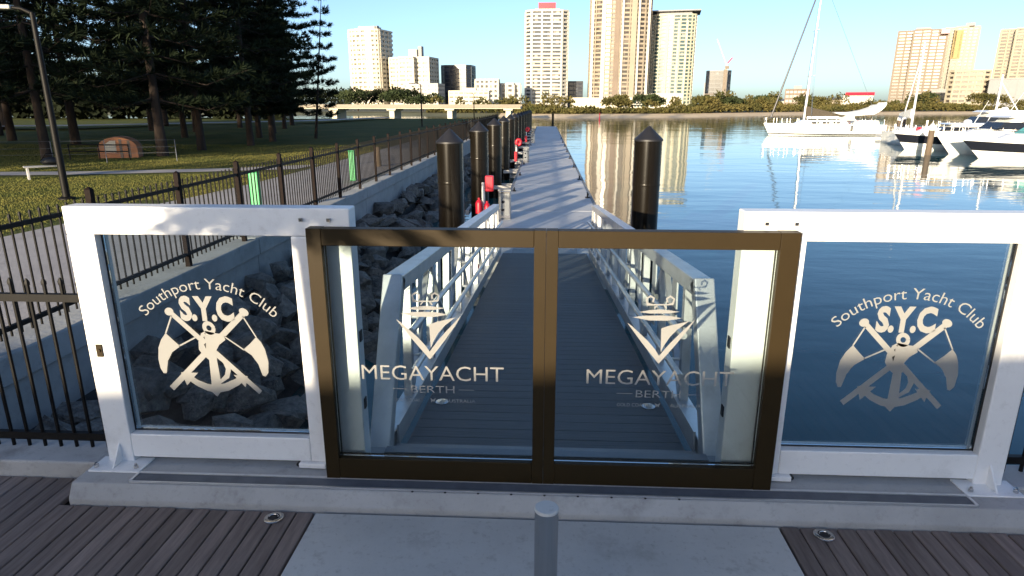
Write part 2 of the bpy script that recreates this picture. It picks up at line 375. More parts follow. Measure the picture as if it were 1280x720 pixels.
def anchor_emblem(parent, cx, cz, y):
    e = MB()
    for (p0, p1) in (((275, 255), (622, 648)), ((645, 258), (152, 628))): stroke(e, [p0, p1], 27, cx, cz, y)
    for (u, v, s) in ((266, 246, 1), (652, 250, -1)):
        poly(e, [(u+23*math.cos(t*.3491)-4*s*math.sin(t*.3491), v+19*math.sin(t*.3491)) for t in range(18)], cx, cz, y-.0003)
    poly(e, [(212, 350), (240, 384), (268, 415), (215, 445), (178, 488), (150, 550), (134, 550), (126, 525), (130, 480), (150, 422), (178, 382)], cx, cz, y)
    stroke(e, [(272, 265), (212, 352)], 7, cx, cz, y); stroke(e, [(262, 414), (362, 372)], 7, cx, cz, y)
    poly(e, [(680, 370), (640, 402), (595, 432), (630, 460), (652, 505), (658, 562), (672, 567), (692, 548), (708, 492), (708, 432), (698, 396)], cx, cz, y)
    stroke(e, [(640, 270), (680, 372)], 7, cx, cz, y); stroke(e, [(515, 368), (598, 434)], 7, cx, cz, y)
    ring(e, 448, 326, 13, 33, cx, cz, y-.0006)
    poly(e, [(424, 340), (398, 352), (386, 372), (372, 392), (362, 430), (372, 456), (398, 482), (442, 482), (448, 440), (476, 408), (516, 384), (512, 356), (478, 352)], cx, cz, y-.0006)
    poly(e, [(402, 470), (442, 470), (425, 612), (372, 612)], cx, cz, y-.0009)
    stroke(e, [(444, 462), (478, 492), (486, 530), (468, 566), (424, 594)], [16, 24, 26, 24, 14], cx, cz, y-.0003)
    stroke(e, [(258, 566), (300, 600), (345, 622), (390, 630), (450, 620), (510, 596), (556, 570)], [30, 34, 38, 42, 38, 34, 28], cx, cz, y-.0003)
    poly(e, [(228, 545), (318, 548), (240, 612)], cx, cz, y-.0006); poly(e, [(505, 558), (578, 565), (550, 622)], cx, cz, y-.0006)
    poly(e, [(352, 636), (385, 670), (420, 634)], cx, cz, y-.0009)
    part('anchor_emblem', e, M['sticker'], parent)
    d = MB()
    for pts in ([(396, 405), (410, 398), (400, 428)], [(404, 372), (412, 366), (410, 382)], [(416, 350), (424, 346), (420, 358)]): poly(d, pts, cx, cz, y-.0012)
    part('emblem_gap', d, M['gasket'], parent)
    t = MB()
    fit_text(t, 'S.Y.C', cx+E2(325, 230)[0], cx+E2(604, 230)[0], cz+E2(440, 285)[1], .122, y, bold=.05)
    part('initials', t, M['sticker'], parent)
    t = MB()
    # circle through the ends and apex of the arched line
    a, b, c = [Vector(E2(*p)) for p in ((142, 262), (458, 140), (795, 285))]
    hw = (c.x-a.x)/2; sag = b.y-(a.y+c.y)/2; r = (hw*hw+sag*sag)/(2*sag); ang = math.asin(hw/r)
    ccx = cx+(a.x+c.x)/2; ccz = cz+b.y-r
    fit_text(t, 'Southport Yacht Club', ccx-ang*r, ccx+ang*r, 0, .056, y, bold=-.004, bend=(ccx, ccz, r), capfrac=.72)
    part('arched_lettering', t, M['sticker'], parent)

def white_panel(s, label):
    t = thing('glazed_panel', label, 'panel', (s*1.58, 2.95, .095), group='white glazed panels beside the gate')
    X = lambda a, b: (min(s*a, s*b), max(s*a, s*b))
    z0, z1 = .125, 1.443
    def member(n, a, b, za, zb): x0, x1 = X(a, b); part(n, MB().box(x0, x1, 2.90, 3.0, za, zb), M['white'], t, bevel=.006)
    member('post', 2.262, 2.125, .0975, 1.31-.001); member('post', 1.18, .895, .13, 1.309)
    member('top_rail', 2.262, .895, 1.31, z1); member('bottom_rail', 2.124, 1.181, .13, .262)
    x0, x1 = X(2.130, 1.176)
    gk = MB().box(x0, x0+.012, 2.945, 2.962, .257, 1.315).box(x1-.012, x1, 2.945, 2.962, .257, 1.315)
    gk.box(x0+.012, x1-.012, 2.945, 2.962, .257, .269).box(x0+.012, x1-.012, 2.945, 2.962, 1.303, 1.315)
    part('gasket', gk, M['gasket'], t)
    g = part('glass', MB().box(x0+.0125, x1-.0125, 2.950, 2.958, .2695, 1.3025), M['glass'], t)
    # foot plates with gusset and bolts, guide shoe, lock
    fp = part('foot_plate', MB().box(*X(2.31, 2.04), 2.80, 2.94, .0955, .105), M['white'], t, bevel=.003)
    part('gusset', MB().add([(s*2.19-.004, 2.9, .1055), (s*2.19-.004, 2.82, .1055), (s*2.19-.004, 2.9, .215), (s*2.19+.004, 2.9, .1055), (s*2.19+.004, 2.82, .1055), (s*2.19+.004, 2.9, .215)],
         [(0, 1, 2), (3, 5, 4), (0, 3, 4, 1), (1, 4, 5, 2), (2, 5, 3, 0)]), M['white'], fp)
    for bx in (2.285, 2.075):
        part('bolt', MB().cyl((s*bx, 2.835, .1055), (s*bx, 2.835, .120), .012, n=6).cyl((s*bx, 2.835, .120), (s*bx, 2.835, .130), .007, n=8), M['steel'], fp)
    part('guide_shoe', MB().box(*X(1.24, 1.10), 2.875, 2.94, .1035, .1295), M['white'], t, bevel=.004)
    part('roller', MB().cyl((s*1.245, 2.885, .118), (s*1.245, 2.93, .118), .011, n=12), M['gasket'], t, smooth=40)
    if s < 0: part('lock', MB().box(-2.216, -2.186, 2.893, 2.899, .69, .755).cyl((-2.201, 2.887, .725), (-2.201, 2.894, .725), .009), M['bronze'], t)
    for hz in (.42, .78): part('buffer', MB().box(*X(.889, .8945), 2.93, 2.965, hz, hz+.055), M['gasket'], t)
    for bx in (1.12, .99): part('clip', MB().box(s*bx-.008, s*bx+.008, 2.885, 2.899, 1.383, 1.398), M['steel'], t)
    anchor_emblem(t, s*1.678+.027, .753, 2.9492)
    return t
white_panel(-1, 'white framed glass panel with anchor emblem, in front of the rocks')
white_panel(1, 'white framed glass panel with anchor emblem, in front of open water')

def BL(u, v): return (.00198*(u-332), -.00208*(v-400))
def black_leaf(x0, x1, tcx, label):
    t = thing('gate_leaf', label, 'gate', ((x0+x1)/2, 2.83, .095), group='bronze framed sliding gate leaves')
    y0, y1 = 2.795, 2.86; L = x0 < -.5
    ws, wm = (.068 if L else .085), .053
    xl, xr = (x0+ws, x1-wm) if L else (x0+wm, x1-ws)
    part('stile', MB().box(x0, xl, y0, y1, .104, 1.368), M['bronze'], t, bevel=.0015)
    part('stile', MB().box(xr, x1, y0, y1, .104, 1.368), M['bronze'], t, bevel=.0015)
    part('top_rail', MB().box(xl+.0005, xr-.0005, y0+.001, y1-.001, 1.29, 1.367), M['bronze'], t, bevel=.003)
    part('bottom_rail', MB().box(xl+.0005, xr-.0005, y0+.001, y1-.001, .1045, .215), M['bronze'], t, bevel=.003)
    part('glass', MB().box(xl+.0005, xr-.0005, 2.826, 2.834, .2155, 1.2895), M['glass'], t)
    y = 2.8252
    tx = MB(); fit_text(tx, 'MEGAYACHT', tcx-.34, tcx+.342, .631, .074, y, bold=-.004)
    part('lettering', tx, M['sticker'], t)
    tx = MB(); fit_text(tx, 'BERTH', tcx-.105, tcx+.105, .566, .036, y, bold=-.004)
    part('lettering', tx, M['sticker'], t)
    for xa in (-.195, .125): part('dash', MB().add([(tcx+xa, y, .583), (tcx+xa+.075, y, .583), (tcx+xa+.075, y, .586), (tcx+xa, y, .586)], [(0, 1, 2, 3)]), M['sticker'], t)
    tx = MB(); fit_text(tx, 'GOLD COAST', tcx-.192, tcx-.048, .518, .0165, y, bold=-.004)
    part('small_lettering', tx, M['sticker'], t); tx = MB()
    fit_text(tx, 'AUSTRALIA', tcx+.058, tcx+.205, .518, .0165, y, bold=-.004)
    part('small_lettering', tx, M['sticker'], t); tx = MB()
    tx.add([(tcx-.014+a, y, .516+b) for a, b in ((0, .024), (.006, .0), (.014, .010), (.018, .0), (.028, .024), (.014, .014))], [(0, 1, 5), (1, 2, 5), (2, 3, 5), (3, 4, 5)])
    part('small_mark', tx, M['sticker'], t)
    ic = MB(); P = lambda pts, dy=0: poly(ic, pts, tcx, .668, y-dy, BL)
    P([(250, 270), (262, 278), (300, 312), (318, 332), (328, 347), (328, 366), (310, 345), (285, 315)])
    P([(328, 366), (328, 347), (350, 318), (370, 296), (405, 260), (392, 282), (366, 318), (345, 345)])
    P([(329, 282), (345, 276), (392, 264), (366, 284), (350, 302), (338, 322), (331, 338)])
    P([(262, 257), (290, 253), (330, 252), (350, 253), (374, 258), (340, 264), (300, 264)])
    P([(276, 245), (300, 240), (326, 238), (346, 240), (368, 243), (344, 247), (300, 248)])
    P([(292, 222), (304, 226), (338, 226), (352, 222), (352, 228), (292, 230)])
    for c0, sgn in ((300, 1), (345, -1)):
        stroke(ic, [(c0-6*sgn, 226), (c0-9*sgn, 214), (c0, 208), (c0+8*sgn, 213), (c0+6*sgn, 222)], 4.5, tcx, .668, y-.0003, BL)
    stroke(ic, [(310, 236), (316, 229)], 3, tcx, .668, y, BL); stroke(ic, [(332, 229), (338, 236)], 3, tcx, .668, y, BL)
    part('yacht_logo', ic, M['sticker'], t)
    return t
black_leaf(-1.067, .0110, -.523, 'dark bronze glass gate leaf with yacht logo, left of the mullion')
black_leaf(.0118, 1.112, .55, 'dark bronze glass gate leaf with yacht logo, right of the mullion')

# deck fittings
def bollard():
    t = thing('bollard', 'short stainless steel post standing on the slab in front of the gate', 'bollard', (.021, 1.8, .0045))
    part('tube', MB().lathe([(.0385, 0), (.0385, .645)], (.021, 1.8, .0045), 28), M['polish'], t, smooth=40)
    part('top_cap', MB().lathe([(.0392, .6453), (.0392, .652), (.036, .6555)], (.021, 1.8, .0045), 28), M['slab'], t, smooth=40)
    part('base_flange', MB().lathe([(.07, 0), (.07, .006), (.06, .009)], (.021, 1.8, .0045), 28), M['steel'], t, smooth=40)
bollard()
for i, (x, lb) in enumerate(((-1.268, 'round steel lifting ring set in the boards beside the left panel'), (1.30, 'round steel lifting ring set in the boards beside the right panel'))):
    t = thing('deck_ring', lb, 'fitting', (x, 2.60, .002), group='lifting rings in the boardwalk')
    part('flange', MB().lathe([(.046, 0), (.046, .004), (.040, .008), (.028, .008)], (x, 2.60, .002), 24), M['steel'], t, smooth=40)
    part('cup', MB().lathe([(.0275, .0082), (.012, .0085)], (x, 2.60, .002), 20), M['under'], t)
    rg = MB(); n = 14
    for k in range(n//2):
        a, b = math.pi*k/7, math.pi*(k+1)/7; rg.cyl((x+.022*math.cos(a), 2.595+.022*math.sin(a), .013), (x+.022*math.cos(b), 2.595+.022*math.sin(b), .013), .003, n=6)
    part('ring', rg, M['steel'], t)

# side kerbs and low picket fences beside the panels
PICK = MB().cyl((0, 0, 0), (0, 0, .93), .0095, n=7).lathe([(.0125, .93), (.013, .945), (.004, .965)], n=7).mesh('picket', smooth=40)
def side_fence(s, label):
    single('kerb', MB().box(min(s*4.55, s*2.336), max(s*4.55, s*2.336), 2.90, 3.128, -.049, .088), M['conc'],
           'concrete kerb under the low fence beside the %s panel' % ('left' if s < 0 else 'right'), 'kerb', (s*3.4, 3, 0), bevel=.01, group='kerbs beside the gate')
    t = thing('picket_fence', label, 'fence', (s*3.3, 3.06, .088))
    x0, x1 = sorted((s*2.30, s*4.45))
    part('rail', MB().box(x0, x1, 3.045, 3.075, .925, .965), M['fence'], t); part('rail', MB().box(x0, x1, 3.045, 3.075, .135, .175), M['fence'], t)
    n = 23
    for i in range(n):
        link('picket', PICK, M['fence'], t, (s*(2.375+i*.09)-s*3.3, 0.0, -.005+random.uniform(-.004, .004)))
    part('post', MB().box(s*4.44-.025, s*4.44+.025, 3.035, 3.085, .088, 1.08), M['fence'], t)
side_fence(-1, 'low black picket fence on the kerb beside the left panel')
side_fence(1, 'low black picket fence on the kerb beside the right panel')
sg = thing('red_sign', 'red sign plate fixed to the fence right of the right panel', 'sign', (2.66, 3.03, .62))
part('plate', MB().box(2.268, 2.94, 3.024, 3.030, .80, .97), M['red'], sg)
part('lower_plate', MB().box(2.268, 2.94, 3.024, 3.030, .66, .798), M['whitep'], sg)
part('clamp', MB().box(2.55, 2.60, 3.0305, 3.05, .70, .73).box(2.75, 2.80, 3.0305, 3.05, .93, .96), M['steel'], sg)

# ================================================================== SEAWALL, FENCE, ROCKS
XW = -4.2
sw = thing('seawall', 'pale concrete seawall running along the park beside the rocks', 'wall', (XW-.2, 3.2, -2.4))
for k in range(16):
    ya, yb = 3.14+k*5.9, 3.14+(k+1)*5.9-.015
    part('wall_panel', MB().box(XW-.42, XW+.02, ya, yb, -2.4, -.212), M['wallc'], sw, bevel=.012)
    part('coping', MB().box(XW-.42, XW+.06, ya+.003, yb-.003, -.21, .03), M['wallc'], sw, bevel=.015)
pf = thing('picket_fence', 'long black picket fence with brown posts along the seawall top', 'fence', (XW-.06, 3.4, .03))
XF = XW-.06
posts = [3.27]+[4.36+i*1.49 for i in range(38)]
for y in posts: part('post', MB().box(XF-.028, XF+.028, y-.028, y+.028, .031, 1.14).add([(XF-.03, y-.03, 1.14), (XF+.03, y-.03, 1.14), (XF+.03, y+.03, 1.14), (XF-.03, y+.03, 1.14), (XF, y, 1.165)], [(0, 1, 4), (1, 2, 4), (2, 3, 4), (3, 0, 4)]), M['postb'], pf)
for i in range(len(posts)-1):
    for z in (.18, .97): part('rail', MB().box(XF-.018, XF+.018, posts[i]+.029, posts[i+1]-.029, z-.018, z+.018), M['fence'], pf)
far_p = MB(); npk = 0
for i in range(len(posts)-1):
    for k in range(1, 14):
        y = posts[i]+k*(posts[i+1]-posts[i])/14
        if npk < 290: link('picket', PICK, M['fence'], pf, (0, y-3.4, .075+random.uniform(-.004, .004))); npk += 1
        else: far_p.box(XF-.008, XF+.008, y-.008, y+.008, .09, 1.06)
part('distant_pickets', far_p, M['fence'], pf, kind='stuff')

rv = thing('rock_revetment', 'bank of dark tumbled rocks sloping from the seawall to the water', 'rocks', (-3.2, 10, -1.4))
def toe(y): return -2.35 if y < 8 else max(-3.3, -2.35-(y-8)*.10)
bed = MB(); nb = 24
for k in range(nb+1):
    y = 3.14+k*1.4; t = toe(y); bed.v += [(XW+.02, y, -.66), (t, y, -1.75)]
bed.f = [(2*k, 2*k+1, 2*k+3, 2*k+2) for k in range(nb)]
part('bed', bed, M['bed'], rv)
ROCKS = []
for k in range(12):
    bm = bmesh.new()
    for _ in range(15):
        p = Vector((random.gauss(0, 1), random.gauss(0, 1), random.gauss(0, 1))).normalized()*random.uniform(.8, 1.05)
        bm.verts.new((p.x*1.0, p.y*.85, p.z*.62))
    r = bmesh.ops.convex_hull(bm, input=bm.verts)
    for v in [v for v in bm.verts if not v.link_faces]: bm.verts.remove(v)
    me = bpy.data.meshes.new('stone'); bm.to_mesh(me); bm.free(); ROCKS.append(me)
nst = 0; y = 3.25
while y < 34 and nst < 296:
    t = toe(y); stp = .33 if y < 12 else .52
    for k in range(6 if y < 12 else 3):
        q = (k+.5)/(6 if y < 12 else 3)+random.uniform(-.09, .09); x = XW+.22+(t-XW-.1)*q
        z = -.55-.95*q+random.uniform(-.05, .08); s_ = random.uniform(.18, .32)*(1.1 if y < 12 else 1.35)
        o = link('stone', random.choice(ROCKS), M['rock'], rv, (x+3.2, y+random.uniform(-.12, .12)-10, z+1.4))
        o.rotation_euler = (random.uniform(-.5, .5), random.uniform(-.3, .6), random.uniform(0, 6.28)); o.scale = (s_*random.uniform(.8, 1.3), s_, s_*random.uniform(.8, 1.2)); nst += 1
    y += stp

# ================================================================== GANGWAY
gw = thing('gangway', 'aluminium gangway with truss sides leading down to the pontoon', 'gangway', (0, 3.2, 0))
Y0, Y1, SL = 3.16, 12.1, -.0965
def gz(y): return .02+(y-Y0)*SL
npl = 64; dy = (Y1-3.3)/npl
pme = MB().box(-.80, .80, 0, dy-.006, -.03, 0).mesh('plank')
for k in range(npl):
    y = 3.3+k*dy; o = link('plank', pme, M['gdeck'], gw, (.02, y-3.2, gz(y)-.0)); o.rotation_euler = (math.atan(SL), 0, 0)
part('undertray', MB().bar((.02, 3.3, gz(3.3)-.06), (.02, Y1, gz(Y1)-.06), 1.62, .04), M['under'], gw)
for s in (-1, 1):
    cx = .02+s*.91; X = lambda d: cx-s*d
    A = lambda y, h, d=0: (X(d), y, gz(y)+h)
    part('top_chord', MB().bar(A(3.66, .905), A(Y1-.25, .905), .115, .10), M['alu'], gw, bevel=.008)
    part('bottom_chord', MB().bar(A(3.2, .04), A(Y1, .04), .10, .09), M['alu'], gw, bevel=.006)
    part('end_post', MB().bar(A(3.17, .02), A(3.69, .945), .115, .10, (0, 1, 0)), M['alu'], gw, bevel=.008)
    part('end_post', MB().bar(A(Y1-.06, .09), A(Y1-.22, .90), .10, .08, (0, 1, 0)), M['alu'], gw, bevel=.006)
    nbay = 9; ybs = [3.95+i*(Y1-.5-3.95)/nbay for i in range(nbay+1)]
    for i, yb in enumerate(ybs):
        part('upright', MB().bar(A(yb, .086), A(yb+.07, .854), .055, .07, (0, 1, 0)), M['alu'], gw)
        if i < nbay:
            h0, h1 = (.09, .85) if i % 2 == 0 else (.85, .09)
            part('diagonal', MB().bar(A(yb+.06, h0), A(ybs[i+1]-.02, h1), .04, .04, (0, 1, 0)), M['alu'], gw)
            part('infill_plate', MB().bar(A((yb+ybs[i+1])/2, .30), A((yb+ybs[i+1])/2+.06, .84), .012, .16, (0, 1, 0)), M['alu'], gw)
    for h in (.36, .62): part('grab_rail', MB().cyl(A(3.60, h, .105), A(Y1-.2, h, .105), .021, n=12), M['alu'], gw, smooth=40)
    for i in range(0, nbay+1, 3):
        for h in (.36, .62): part('rail_bracket', MB().cyl(A(ybs[i]+.03, h, .03), A(ybs[i]+.03, h, .10), .01, n=6), M['alu'], gw)
    part('toe_board', MB().bar(A(3.3, .07, .07), A(Y1, .07, .07), .012, .12), M['alu'], gw)
# hinge plates at the threshold
th = part('threshold_plate', MB().box(-.84, .88, 3.131, 3.20, .012, .030), M['alup'], gw, bevel=.004)
part('threshold_plate', MB().bar((.02, 3.215, .026), (.02, 3.29, .018), 1.70, .014), M['alup'], gw)
part('threshold_step', MB().box(-.84, .88, 3.05, 3.115, .0952, .109), M['alup'], gw, bevel=.003)
for k in range(12):
    part('hinge_slot', MB().box(-.72+k*.135-.007, -.72+k*.135+.007, 3.16, 3.185, .0302, .0315), M['under'], th)
for s in (-1, 1): part('floor_light', MB().lathe([(.045, 0), (.045, .006), (.03, .008)], (.02+s*.70, 4.0, gz(4.0)+.0035), 16), M['steel'], gw, smooth=40)

# ================================================================== PONTOON
ZP = -.9; PX0, PX1 = -1.2, 1.52; PY0, PY1 = 11.6, 90
pn = thing('pontoon', 'long pale floating pontoon running out into the harbour', 'pontoon', (.15, 11.6, ZW))
seg = 6.03
for k in range(13):
    ya, yb = PY0+k*seg, PY0+(k+1)*seg-.03
    part('deck_section', MB().box(PX0+.09, PX1-.09, ya, yb, ZW-.3, ZP), M['pont'], pn, bevel=.02)
    for xa, xb in ((PX0, PX0+.085), (PX1-.085, PX1)): part('edge_beam', MB().box(xa, xb, ya+.01, yb-.01, ZP-.28, ZP-.012), M['whal'], pn, bevel=.01)
part('landing_plate', MB().box(-.62, .66, Y1-.05, Y1+.55, ZP+.004, ZP+.03), M['alup'], pn, bevel=.004)
part('hatch', MB().box(-.30, .35, 13.9, 14.35, ZP+.002, ZP+.014), M['track'], pn)
for k in range(9):
    y = 15.2+k*5.1; cl = MB().box(PX1-.24, PX1-.10, y-.12, y+.12, ZP+.001, ZP+.02).cyl((PX1-.17, y-.06, ZP+.02), (PX1-.17, y-.05, ZP+.12), .022, n=8).cyl((PX1-.17, y+.06, ZP+.02), (PX1-.17, y+.05, ZP+.12), .022, n=8).cyl((PX1-.17, y-.2, ZP+.135), (PX1-.17, y+.2, ZP+.135), .024, n=8)
    part('cleat', cl, M['fence'], pn, smooth=40)
    part('cleat', MB().box(PX0+.12, PX0+.24, y+1.4, y+1.6, ZP+.001, ZP+.02).cyl((PX0+.18, y+1.3, ZP+.09), (PX0+.18, y+1.7, ZP+.09), .022, n=8).cyl((PX0+.18, y+1.5, ZP+.02), (PX0+.18, y+1.5, ZP+.09), .03, n=8), M['fence'], pn, smooth=40)
# piles
def pile_thing(x, y, ztop, label, r=.25, bracket=0):
    t = thing('mooring_pile', label, 'pile', (x, y, ZW-1.0), group='black mooring piles with cone tops')
    part('sleeve', MB().lathe([(r, 0), (r, ztop-.27-(ZW-1))], (x, y, ZW-1), 28), M['pile'], t, smooth=40)
    part('cone_cap', MB().lathe([(r+.014, 0), (r+.014, .03), (.012, .27)], (x, y, ztop-.268), 28), M['cap'], t, smooth=30)
    part('tide_band', MB().lathe([(r+.006, 0), (r+.008, .02), (r+.006, .04)], (x, y, ZP+1.35), 28), M['pile'], t, smooth=40)
    if bracket:
        xa, xb = sorted((x, x+bracket))
        br = MB()
        for sy in (-1, 1): br.box(xa, xb, y+sy*(r+.07)-.05, y+sy*(r+.07)+.05, ZP-.16, ZP-.03)
        br.box(min(x-math.copysign(r+.12, bracket), x-math.copysign(r+.03, bracket)), max(x-math.copysign(r+.12, bracket), x-math.copysign(r+.03, bracket)), y-r-.12, y+r+.12, ZP-.158, ZP-.032)
        part('pile_guide', br, M['conc'], t)
words = ['first', 'second', 'third', 'fourth', 'fifth', 'sixth', 'seventh', 'eighth', 'ninth', 'tenth', 'eleventh', 'twelfth', 'thirteenth', 'fourteenth']
for k in range(13):
    x = -1.80-.018*k if k < 6 else -1.9
    pile_thing(x, 12.4+k*5.75, 1.47-.012*k, 'tall black cone-topped pile, %s from the gate along the left of the pontoon' % words[k], bracket=(PX0-.01-x))
pile_thing(1.9, 12.25, 1.53, 'tall black cone-topped pile on the right of the pontoon beside the gangway foot')
single('end_post', MB().lathe([(.16, 0), (.16, 2.3)], (1.0, 90.3, ZW-.1), 16), M['pile'], 'dark post at the far end of the pontoon', 'post', (1.0, 90.3, ZW-.1), smooth=40)
# service pedestals
def pedestal(x, y, label):
    t = thing('service_pedestal', label, 'pedestal', (x, y, ZP+.002), group='service pedestals on the pontoon')
    part('cabinet', MB().box(x-.155, x+.155, y-.13, y+.13, ZP+.03, ZP+.72), M['steel'], t, bevel=.015)
    part('lid', MB().box(x-.165, x+.165, y-.14, y+.14, ZP+.7205, ZP+.76), M['whal'], t, bevel=.01)
    part('foot', MB().box(x-.145, x+.145, y-.12, y+.12, ZP+.002, ZP+.0295), M['whal'], t)
    part('door', MB().box(x-.12, x+.12, y-.136, y-.1305, ZP+.10, ZP+.66), M['alup'], t, bevel=.004)
    for dz in (.25, .45): part('socket', MB().cyl((x-.04, y-.136, ZP+dz), (x-.04, y-.16, ZP+dz), .035, n=12), M['navy'], t, smooth=40)
pedestal(-1.0, 16.3, 'stainless service pedestal at the gangway foot, nearest on the pontoon')
pedestal(-.95, 33.2, 'stainless service pedestal further along the pontoon beside the second red safety post')
pedestal(-.95, 50.5, 'small far stainless service pedestal near the pontoon end')
def safety(x, y, label, kind):
    t = thing('safety_station', label, 'safety post', (x, y, ZP-.02), group='red safety stations on the pontoon')
    part('bracket', MB().box(x-.12, x+.10, y-.10, y+.10, ZP-.10, ZP-.015).box(x+.1, PX0-.002+0*x, y-.05, y+.05, ZP-.10, ZP-.03), M['conc'], t)
    part('post', MB().cyl((x-.05, y, ZP-.015), (x-.05, y, ZP+.88), .045, n=12), M['whitep'], t, smooth=40)
    if kind == 0:
        part('cabinet', MB().box(x, x+.22, y-.09, y+.09, ZP+.66, ZP+1.06), M['red'], t, bevel=.03)
        part('extinguisher', MB().lathe([(.095, 0), (.095, .26), (.07, .32), (.03, .35), (.03, .40)], (x-.16, y-.08, ZP+.10), 16), M['red'], t, smooth=40)
        part('extinguisher', MB().lathe([(.085, 0), (.085, .22), (.06, .29), (.03, .31), (.03, .36)], (x+.05, y-.10, ZP+.06), 16), M['red'], t, smooth=40)
    else:
        hb = MB()
        for i in range(18):
            a, b = 2*math.pi*i/18, 2*math.pi*(i+1)/18; hb.cyl((x+.06+.11*math.cos(a), y-.06, ZP+.98+.13*math.sin(a)), (x+.06+.11*math.cos(b), y-.06, ZP+.98+.13*math.sin(b)), .085, n=10, caps=False)
        part('lifebuoy_case', hb, M['red'], t, smooth=60)
        part('hose_box', MB().box(x-.16, x+.02, y-.1, y+.1, ZP+.02, ZP+.52), M['red'], t, bevel=.02)
safety(-1.52, 16.6, 'red cabinet and extinguishers on a white post beside the nearest pedestal', 0)
safety(-1.40, 33.4, 'red round lifebuoy case on a white post halfway along the pontoon', 1)
safety(-1.40, 50.8, 'small far red safety post near the pontoon end', 1)
single('channel_marker', MB().lathe([(.16, 0), (.16, .5), (.10, .6), (.08, 1.3), (.16, 1.35), (.02, 1.7)], (12.1, 150, ZW-.1), 12), M['red'], 'small red channel marker standing in the water off the far shore', 'marker', (12.1, 150, ZW-.1), smooth=40)

# ================================================================== PARK
# street lamp by the path, lamps further off
for (x, y, h, lb) in ((-9.97, 13.0, 3.62, 'tall dark lamp post behind the fence at the left edge'), (-11.2, 60, 3.65, 'slim dark lamp post on the lawn in front of the pale bridge'), (-9.65, 90, 3.3, 'small far lamp post near the black piles and bridge')):
    t = thing('street_lamp', lb, 'lamp post', (x, y, 0), group='lamp posts along the park path', local=True)
    r = .075
    part('pole', MB().cyl((0, 0, 0), (0, 0, h), r, r*.62, 14), M['fence'], t, smooth=40)
    part('base', MB().lathe([(r*2.2, 0), (r*2.2, .03), (r*1.2, .06)], n=14), M['fence'], t, smooth=40)
    part('arm', MB().tube([(0, 0, h-.02), (-.2, 0, h+.07), (-.42, 0, h+.10)], [r*.5, r*.45, r*.4], 8), M['fence'], t, smooth=60)
    part('lamp_head', MB().prism([(-.38, -.07), (-.55, -.12), (-.95, -.10), (-1.05, 0), (-.95, .10), (-.55, .12), (-.38, .07)], h+.06, h+.14), M['lamph'], t, bevel=.02)
# green posts and small signs by the path
def green_post(x, y, lb):
    t = thing('marker_post', lb, 'post', (x, y, .012), group='green posts beside the footpath', local=True)
    part('shaft', MB().box(-.085, .085, -.05, .05, 0, .74), M['green'], t, bevel=.02)
    part('cap', MB().box(-.09, .09, -.055, .055, .741, .77), M['green'], t, bevel=.012)
    part('strip', MB().box(-.03, .03, -.06, -.0505, .03, .72), M['green'], t)
green_post(-5.15, 11.3, 'green post behind the picket fence, nearer one')
green_post(-4.95, 16.6, 'green post behind the picket fence, further one')
single('timber_stump', MB().cyl((-5.3, 20.6, .012), (-5.3, 20.6, .62), .10, .09, 12), M['timber'], 'short brown timber post on the path behind the fence', 'post', (-5.3, 20.6, .012), smooth=40)
# bench
bn = thing('park_bench', 'low pale bench with a dark bag on it at the left edge', 'bench', (-13.35, 16.8, 0), rz=.75, local=True); bn.scale = (.5, .8, .85)
for x in (-.75, .75): part('leg', MB().box(x-.05, x+.05, -.17, .17, -.02, .36), M['conc'], bn, bevel=.01)
for i in range(3): part('slat', MB().box(-.9, .9, -.19+i*.13, -.08+i*.13, .361, .40), M['conc'], bn, bevel=.006)
bag = MB(); bag.lathe([(.02, 0), (.20, .03), (.24, .12), (.18, .22), (.05, .27)], n=12)
bo = thing('bag', 'dark bag lying on the pale park bench', 'bag', (-13.2, 16.93, .345), rz=.6, local=True)
bo2 = part('sack', bag, M['gasket'], bo, smooth=60); bo2.scale = (1.1, .7, .8)
part('strap', MB().tube([(-.25, 0, .12), (-.12, 0, .30), (.12, 0, .31), (.26, 0, .12)], [.015]*4, 6), M['fence'], bo)
# wire fence
wf = thing('wire_fence', 'thin wire fence with pale posts across the shaded lawn at the left', 'fence', (-18, 20.8, 0))
wp = [(-26, 18.0), (-23.4, 18.9), (-20.8, 19.8), (-18.4, 20.6), (-16.4, 21.1), (-14.9, 21.6), (-12.9, 22.4)]
for i, (x, y) in enumerate(wp):
    part('post', MB().cyl((x, y, -.1), (x, y, .75), .014, n=8), M['track'], wf, smooth=40)
    if i:
        a = wp[i-1]
        for z in (.73, .5, .3): part('wire', MB().cyl((*a, z), (x, y, z), .004, n=5), M['track'], wf)
# orange round-topped hut
ht = thing('round_hut', 'small orange round-topped hut under the pines', 'hut', (-15.9, 23.9, 0), rz=.35, local=True); ht.scale = (.74, .8, .82)
arc = [(-.88, 0)]+[(-.88+.0, .42)]+[(-.88*math.cos(t*math.pi/10), .42+.50*math.sin(t*math.pi/10)) for t in range(1, 10)]+[(.88, .42), (.88, 0)]
part('shell', MB().prism(arc, -.45, .45, 'y'), M['orange'], ht, smooth=25)
part('panel', MB().prism([(-.55, .25), (-.55, .60), (-.30, .76), (-.05, .78), (-.05, .25)], -.462, -.4505, 'y'), M['cream'], ht)
for x in (.16, .52): part('strip', MB().box(x-.06, x+.06, -.47, -.4505, 0, .84-.3*x*x), M['brown'], ht)  # brown strips stand in for tree-trunk shadows across the hut front
part('rim', MB().prism([(p[0]*1.03, p[1]*1.03) for p in arc], .451, .50, 'y'), M['brown'], ht)
